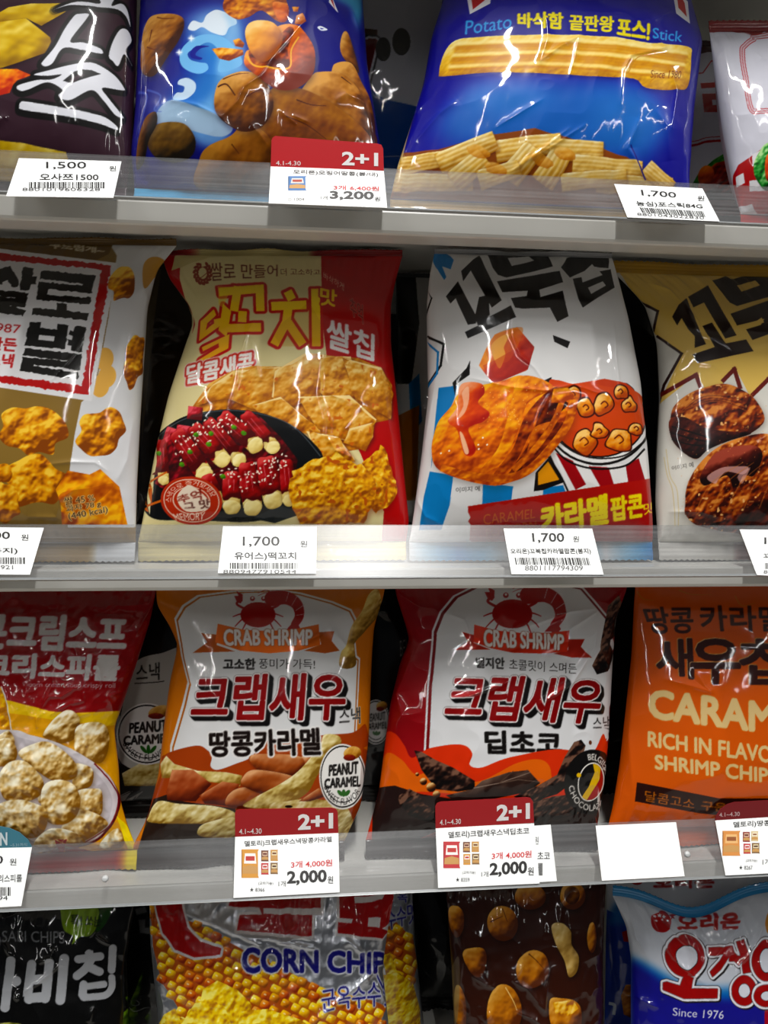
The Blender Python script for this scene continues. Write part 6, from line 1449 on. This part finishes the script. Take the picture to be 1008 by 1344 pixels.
plain_tag('B', Z(850, 670, 6.38), [(770, 158), (1400, 165), (1500, 570), (915, 540)], 'white price tag cut by the right edge of the photo, below the chocolate shell bag', '1,700', [(978, 225), (1240, 290)], [(1330, 235), (1380, 280)],
          '꼬북칩초코(봉지)', [(970, 358), (1410, 408)], bx(985, 440, 1450, 490), '8801117793302', [(972, 500), (1440, 528)], 6, .012)

def promo(key, z, label, head, hcol, white, items, lift=.0010, hname='promotion_header'):
    t = Tag(key, z, lift).plate(white, WH)
    for it in items:
        if it[0] == 't': t.text(*it[1:])
        elif it[0] == 'p': t.thumb(*it[1:])
        elif it[0] == 'b': t.bars(*it[1:])
    o = describe(t.build(), label, 'price tag', TG)
    h = Tag(key, z, lift, upright=tuple((np.array(head[0][0]) + head[0][-1]) / 2)).plate(head[0], hcol)
    for it in head[1]: h.text(*it)
    ho = h.build(hname, o); ho.location = (0, 0, 0)
    return o
def star(q): return q
promo('A', Z(340, 170, 4.58), 'promotion price tag with red header reading 3,200 below the peanut bag',
      ([(70, 222), (75, 66), (82, 48), (98, 38), (400, 62), (710, 84), (735, 92), (746, 115), (750, 246)], [('4.1-4.30', [(102, 188), (250, 190), (250, 216), (102, 214)], '#f2e6e4', 0.0), ('2+1', [(498, 132), (716, 140), (716, 220), (498, 214)], '#f4efee', .03)]), '#c01820',
      [(70, 222), (750, 246), (770, 470), (58, 443)],
      [('t', '오리온)오징어땅콩(봉/대)', [(205, 240), (716, 258), (716, 286), (205, 268)], '#2a2828', .014), ('t', '3개 6,400원', [(448, 334), (722, 342), (722, 370), (448, 362)], RDT, .014), ('t', '3,200', [(425, 368), (690, 372), (690, 428), (425, 422)], BK, .03),
       ('t', '원', [(696, 404), (728, 430)], BK, .01), ('t', '1개', [(370, 398), (412, 420)], BK, 0), ('t', '⊙ 1004', [(172, 410), (272, 428)], '#6a6868', 0), ('p', [(175, 280), (285, 366)], '#3a6ea8', '#c9c6c0', '#a3341c')])
NM = '델토리)크랩새우스낵땅콩카라멜'
promo('C', Z(280, 1030, 3.6), 'promotion price tag with red 2+1 header below the orange crab bag',
      ([(103, 246), (102, 135), (110, 120), (125, 116), (560, 108), (580, 114), (588, 130), (591, 228)], [('4.1~4.30', [(122, 209), (228, 206), (228, 231), (122, 234)], '#f2e6e4', .004), ('2+1', [(400, 140), (566, 132), (566, 206), (400, 214)], '#f4efee', .04)]), '#a9161d',
      [(103, 246), (591, 228), (597, 508), (95, 535)],
      [('t', NM, [(148, 266), (560, 244), (560, 274), (148, 296)], '#2a2828', .012), ('t', '3개 4,000원', [(367, 362), (562, 352), (562, 386), (367, 396)], RDT, .016), ('t', '2,000', [(348, 408), (536, 400), (536, 470), (348, 478)], BK, .034), ('t', '원', [(540, 432), (566, 466)], BK, .012),
       ('t', '1개', [(308, 454), (342, 481)], BK, 0), ('t', '★ 8366', [(172, 485), (242, 505)], BK, 0), ('t', '(교차가능)', [(213, 458), (283, 475)], '#3a3838', 0),
       ('p', [(133, 305), (215, 440)], '#c88a2a', '#e6e0da', '#b02a24'), ('p', [(226, 310), (262, 362)], '#6a3a24', '#c9a88a', '#5a1a10'), ('p', [(270, 307), (306, 360)], '#b9863a', '#d8c8a0', '#6a3a1a'), ('p', [(226, 370), (262, 424)], '#b3242a', '#e6dcd8', '#b02a24'), ('p', [(270, 368), (306, 422)], '#7a5a34', '#d8c8a0', '#4a2a1a')])
# white tag half hidden behind the next promotion tag
t = Tag('C', Z(550, 1030, 2.2), .0004).plate([(180, 128), (380, 115), (398, 278), (196, 290)], WH).text('원', [(334, 150), (345, 172)], BK, 0).text('초코', [(342, 194), (378, 214)], BK, .004).bars(bx(344, 226, 357, 262), 8)
describe(t.build(), 'white price tag mostly hidden behind a red headed promotion tag', 'price tag', TG)
promo('C', Z(550, 1030, 2.2), 'promotion price tag with red 2+1 header below the dark red crab bag',
      ([(48, 126), (47, 62), (52, 53), (62, 49), (310, 36), (322, 38), (329, 48), (332, 110)], [('4.1~4.30', [(60, 101), (121, 98), (121, 113), (60, 117)], '#f2e6e4', .004), ('2+1', [(224, 58), (320, 52), (320, 98), (224, 105)], '#f4efee', .04)]), '#a9161d',
      [(48, 126), (332, 110), (348, 285), (55, 298)],
      [('t', '델토리)크랩새우스낵딥초코', [(85, 136), (318, 123), (318, 145), (85, 157)], '#2a2828', .012), ('t', '3개 4,000원', [(210, 196), (325, 190), (325, 211), (210, 217)], RDT, .016), ('t', '2,000', [(204, 226), (312, 219), (312, 262), (204, 268)], BK, .034), ('t', '원', [(314, 238), (331, 261)], BK, .012),
       ('t', '1개', [(180, 250), (200, 266)], BK, 0), ('t', '★ 8359', [(106, 267), (146, 280)], BK, 0), ('t', '(교차가능)', [(125, 249), (163, 259)], '#3a3838', 0),
       ('p', [(70, 164), (119, 241)], '#b3242a', '#e6e0da', '#b02a24'), ('p', [(127, 165), (148, 195)], '#6a3a24', '#c9a88a', '#5a1a10'), ('p', [(152, 164), (174, 194)], '#b9863a', '#d8c8a0', '#6a3a1a'), ('p', [(128, 200), (149, 231)], '#c88a2a', '#e6dcd8', '#b02a24'), ('p', [(153, 199), (175, 230)], '#7a5a34', '#d8c8a0', '#4a2a1a')])
t = Tag('C', Z(550, 1030, 2.2)).plate([(510, 118), (742, 108), (767, 264), (528, 277)], '#f2f2f1')
describe(t.build(), 'blank white tag with nothing printed on it, below the plain orange bag', 'price tag', TG)
promo('C', Z(550, 1030, 2.2), 'promotion price tag with dark red header cut by the right photo edge',
      ([(855, 103), (857, 90), (870, 70), (890, 56), (910, 50), (1130, 38), (1150, 85)], [('4.1~4.30', [(867, 81), (926, 78), (926, 90), (867, 93)], '#d8b8b8', 0.0), ('2+1', [(1050, 46), (1130, 42), (1130, 82), (1050, 86)], '#f4efee', .04)]), '#7a1018',
      [(855, 103), (1150, 85), (1170, 248), (885, 262)],
      [('t', '델토리)땅콩카라멜새우칩', [(908, 107), (1135, 95), (1135, 114), (908, 126)], '#2a2828', .012), ('t', '2,000', [(1020, 198), (1120, 194), (1120, 236), (1020, 242)], BK, .034), ('t', '1개', [(992, 214), (1014, 232)], BK, 0), ('t', '★ 8267', [(924, 232), (963, 245)], BK, 0), ('t', '(교차가능)', [(944, 215), (976, 224)], '#3a3838', 0),
       ('p', [(876, 133), (928, 205)], '#c8823a', '#d8a86a', '#8a4a1a'), ('p', [(935, 136), (956, 165)], '#8a3a34', '#c9a88a', '#5a1a10'), ('p', [(959, 134), (980, 163)], '#c9b48a', '#e6dcc0', '#8a5a3a'), ('p', [(937, 170), (958, 199)], '#b3242a', '#e6dcd8', '#b02a24'), ('p', [(961, 168), (984, 198)], '#7a5a34', '#d8c8a0', '#4a2a1a')])
promo('C', Z(0, 1060, 4.58), 'price tag with teal arched header below the puffed roll bag',
      ([(192, 238), (170, 195), (115, 148), (55, 122), (0, 113), (-120, 112), (-230, 130), (-320, 180), (-352, 250)], [('N', [(0, 150), (44, 148), (44, 226), (0, 230)], '#d8e4e8', .03), ('~5.31까지', [(60, 214), (162, 212), (162, 232), (60, 236)], '#9fc0cc', 0.0)]), '#3f7f92',
      [(-352, 250), (192, 238), (128, 592), (-440, 622)],
      [('t', '2,000', [(-180, 292), (18, 288), (18, 344), (-184, 350)], BK, .02), ('t', '원', [(58, 306), (98, 346)], BK, .006), ('t', '콘크림스프크리스피롤', [(-230, 410), (132, 400), (132, 446), (-232, 456)], BK, .008), ('b', bx(-360, 478, 64, 530), 9), ('t', '8809123400094', [(-340, 538), (46, 530), (46, 556), (-342, 566)], BK, 0.0)], .0005)
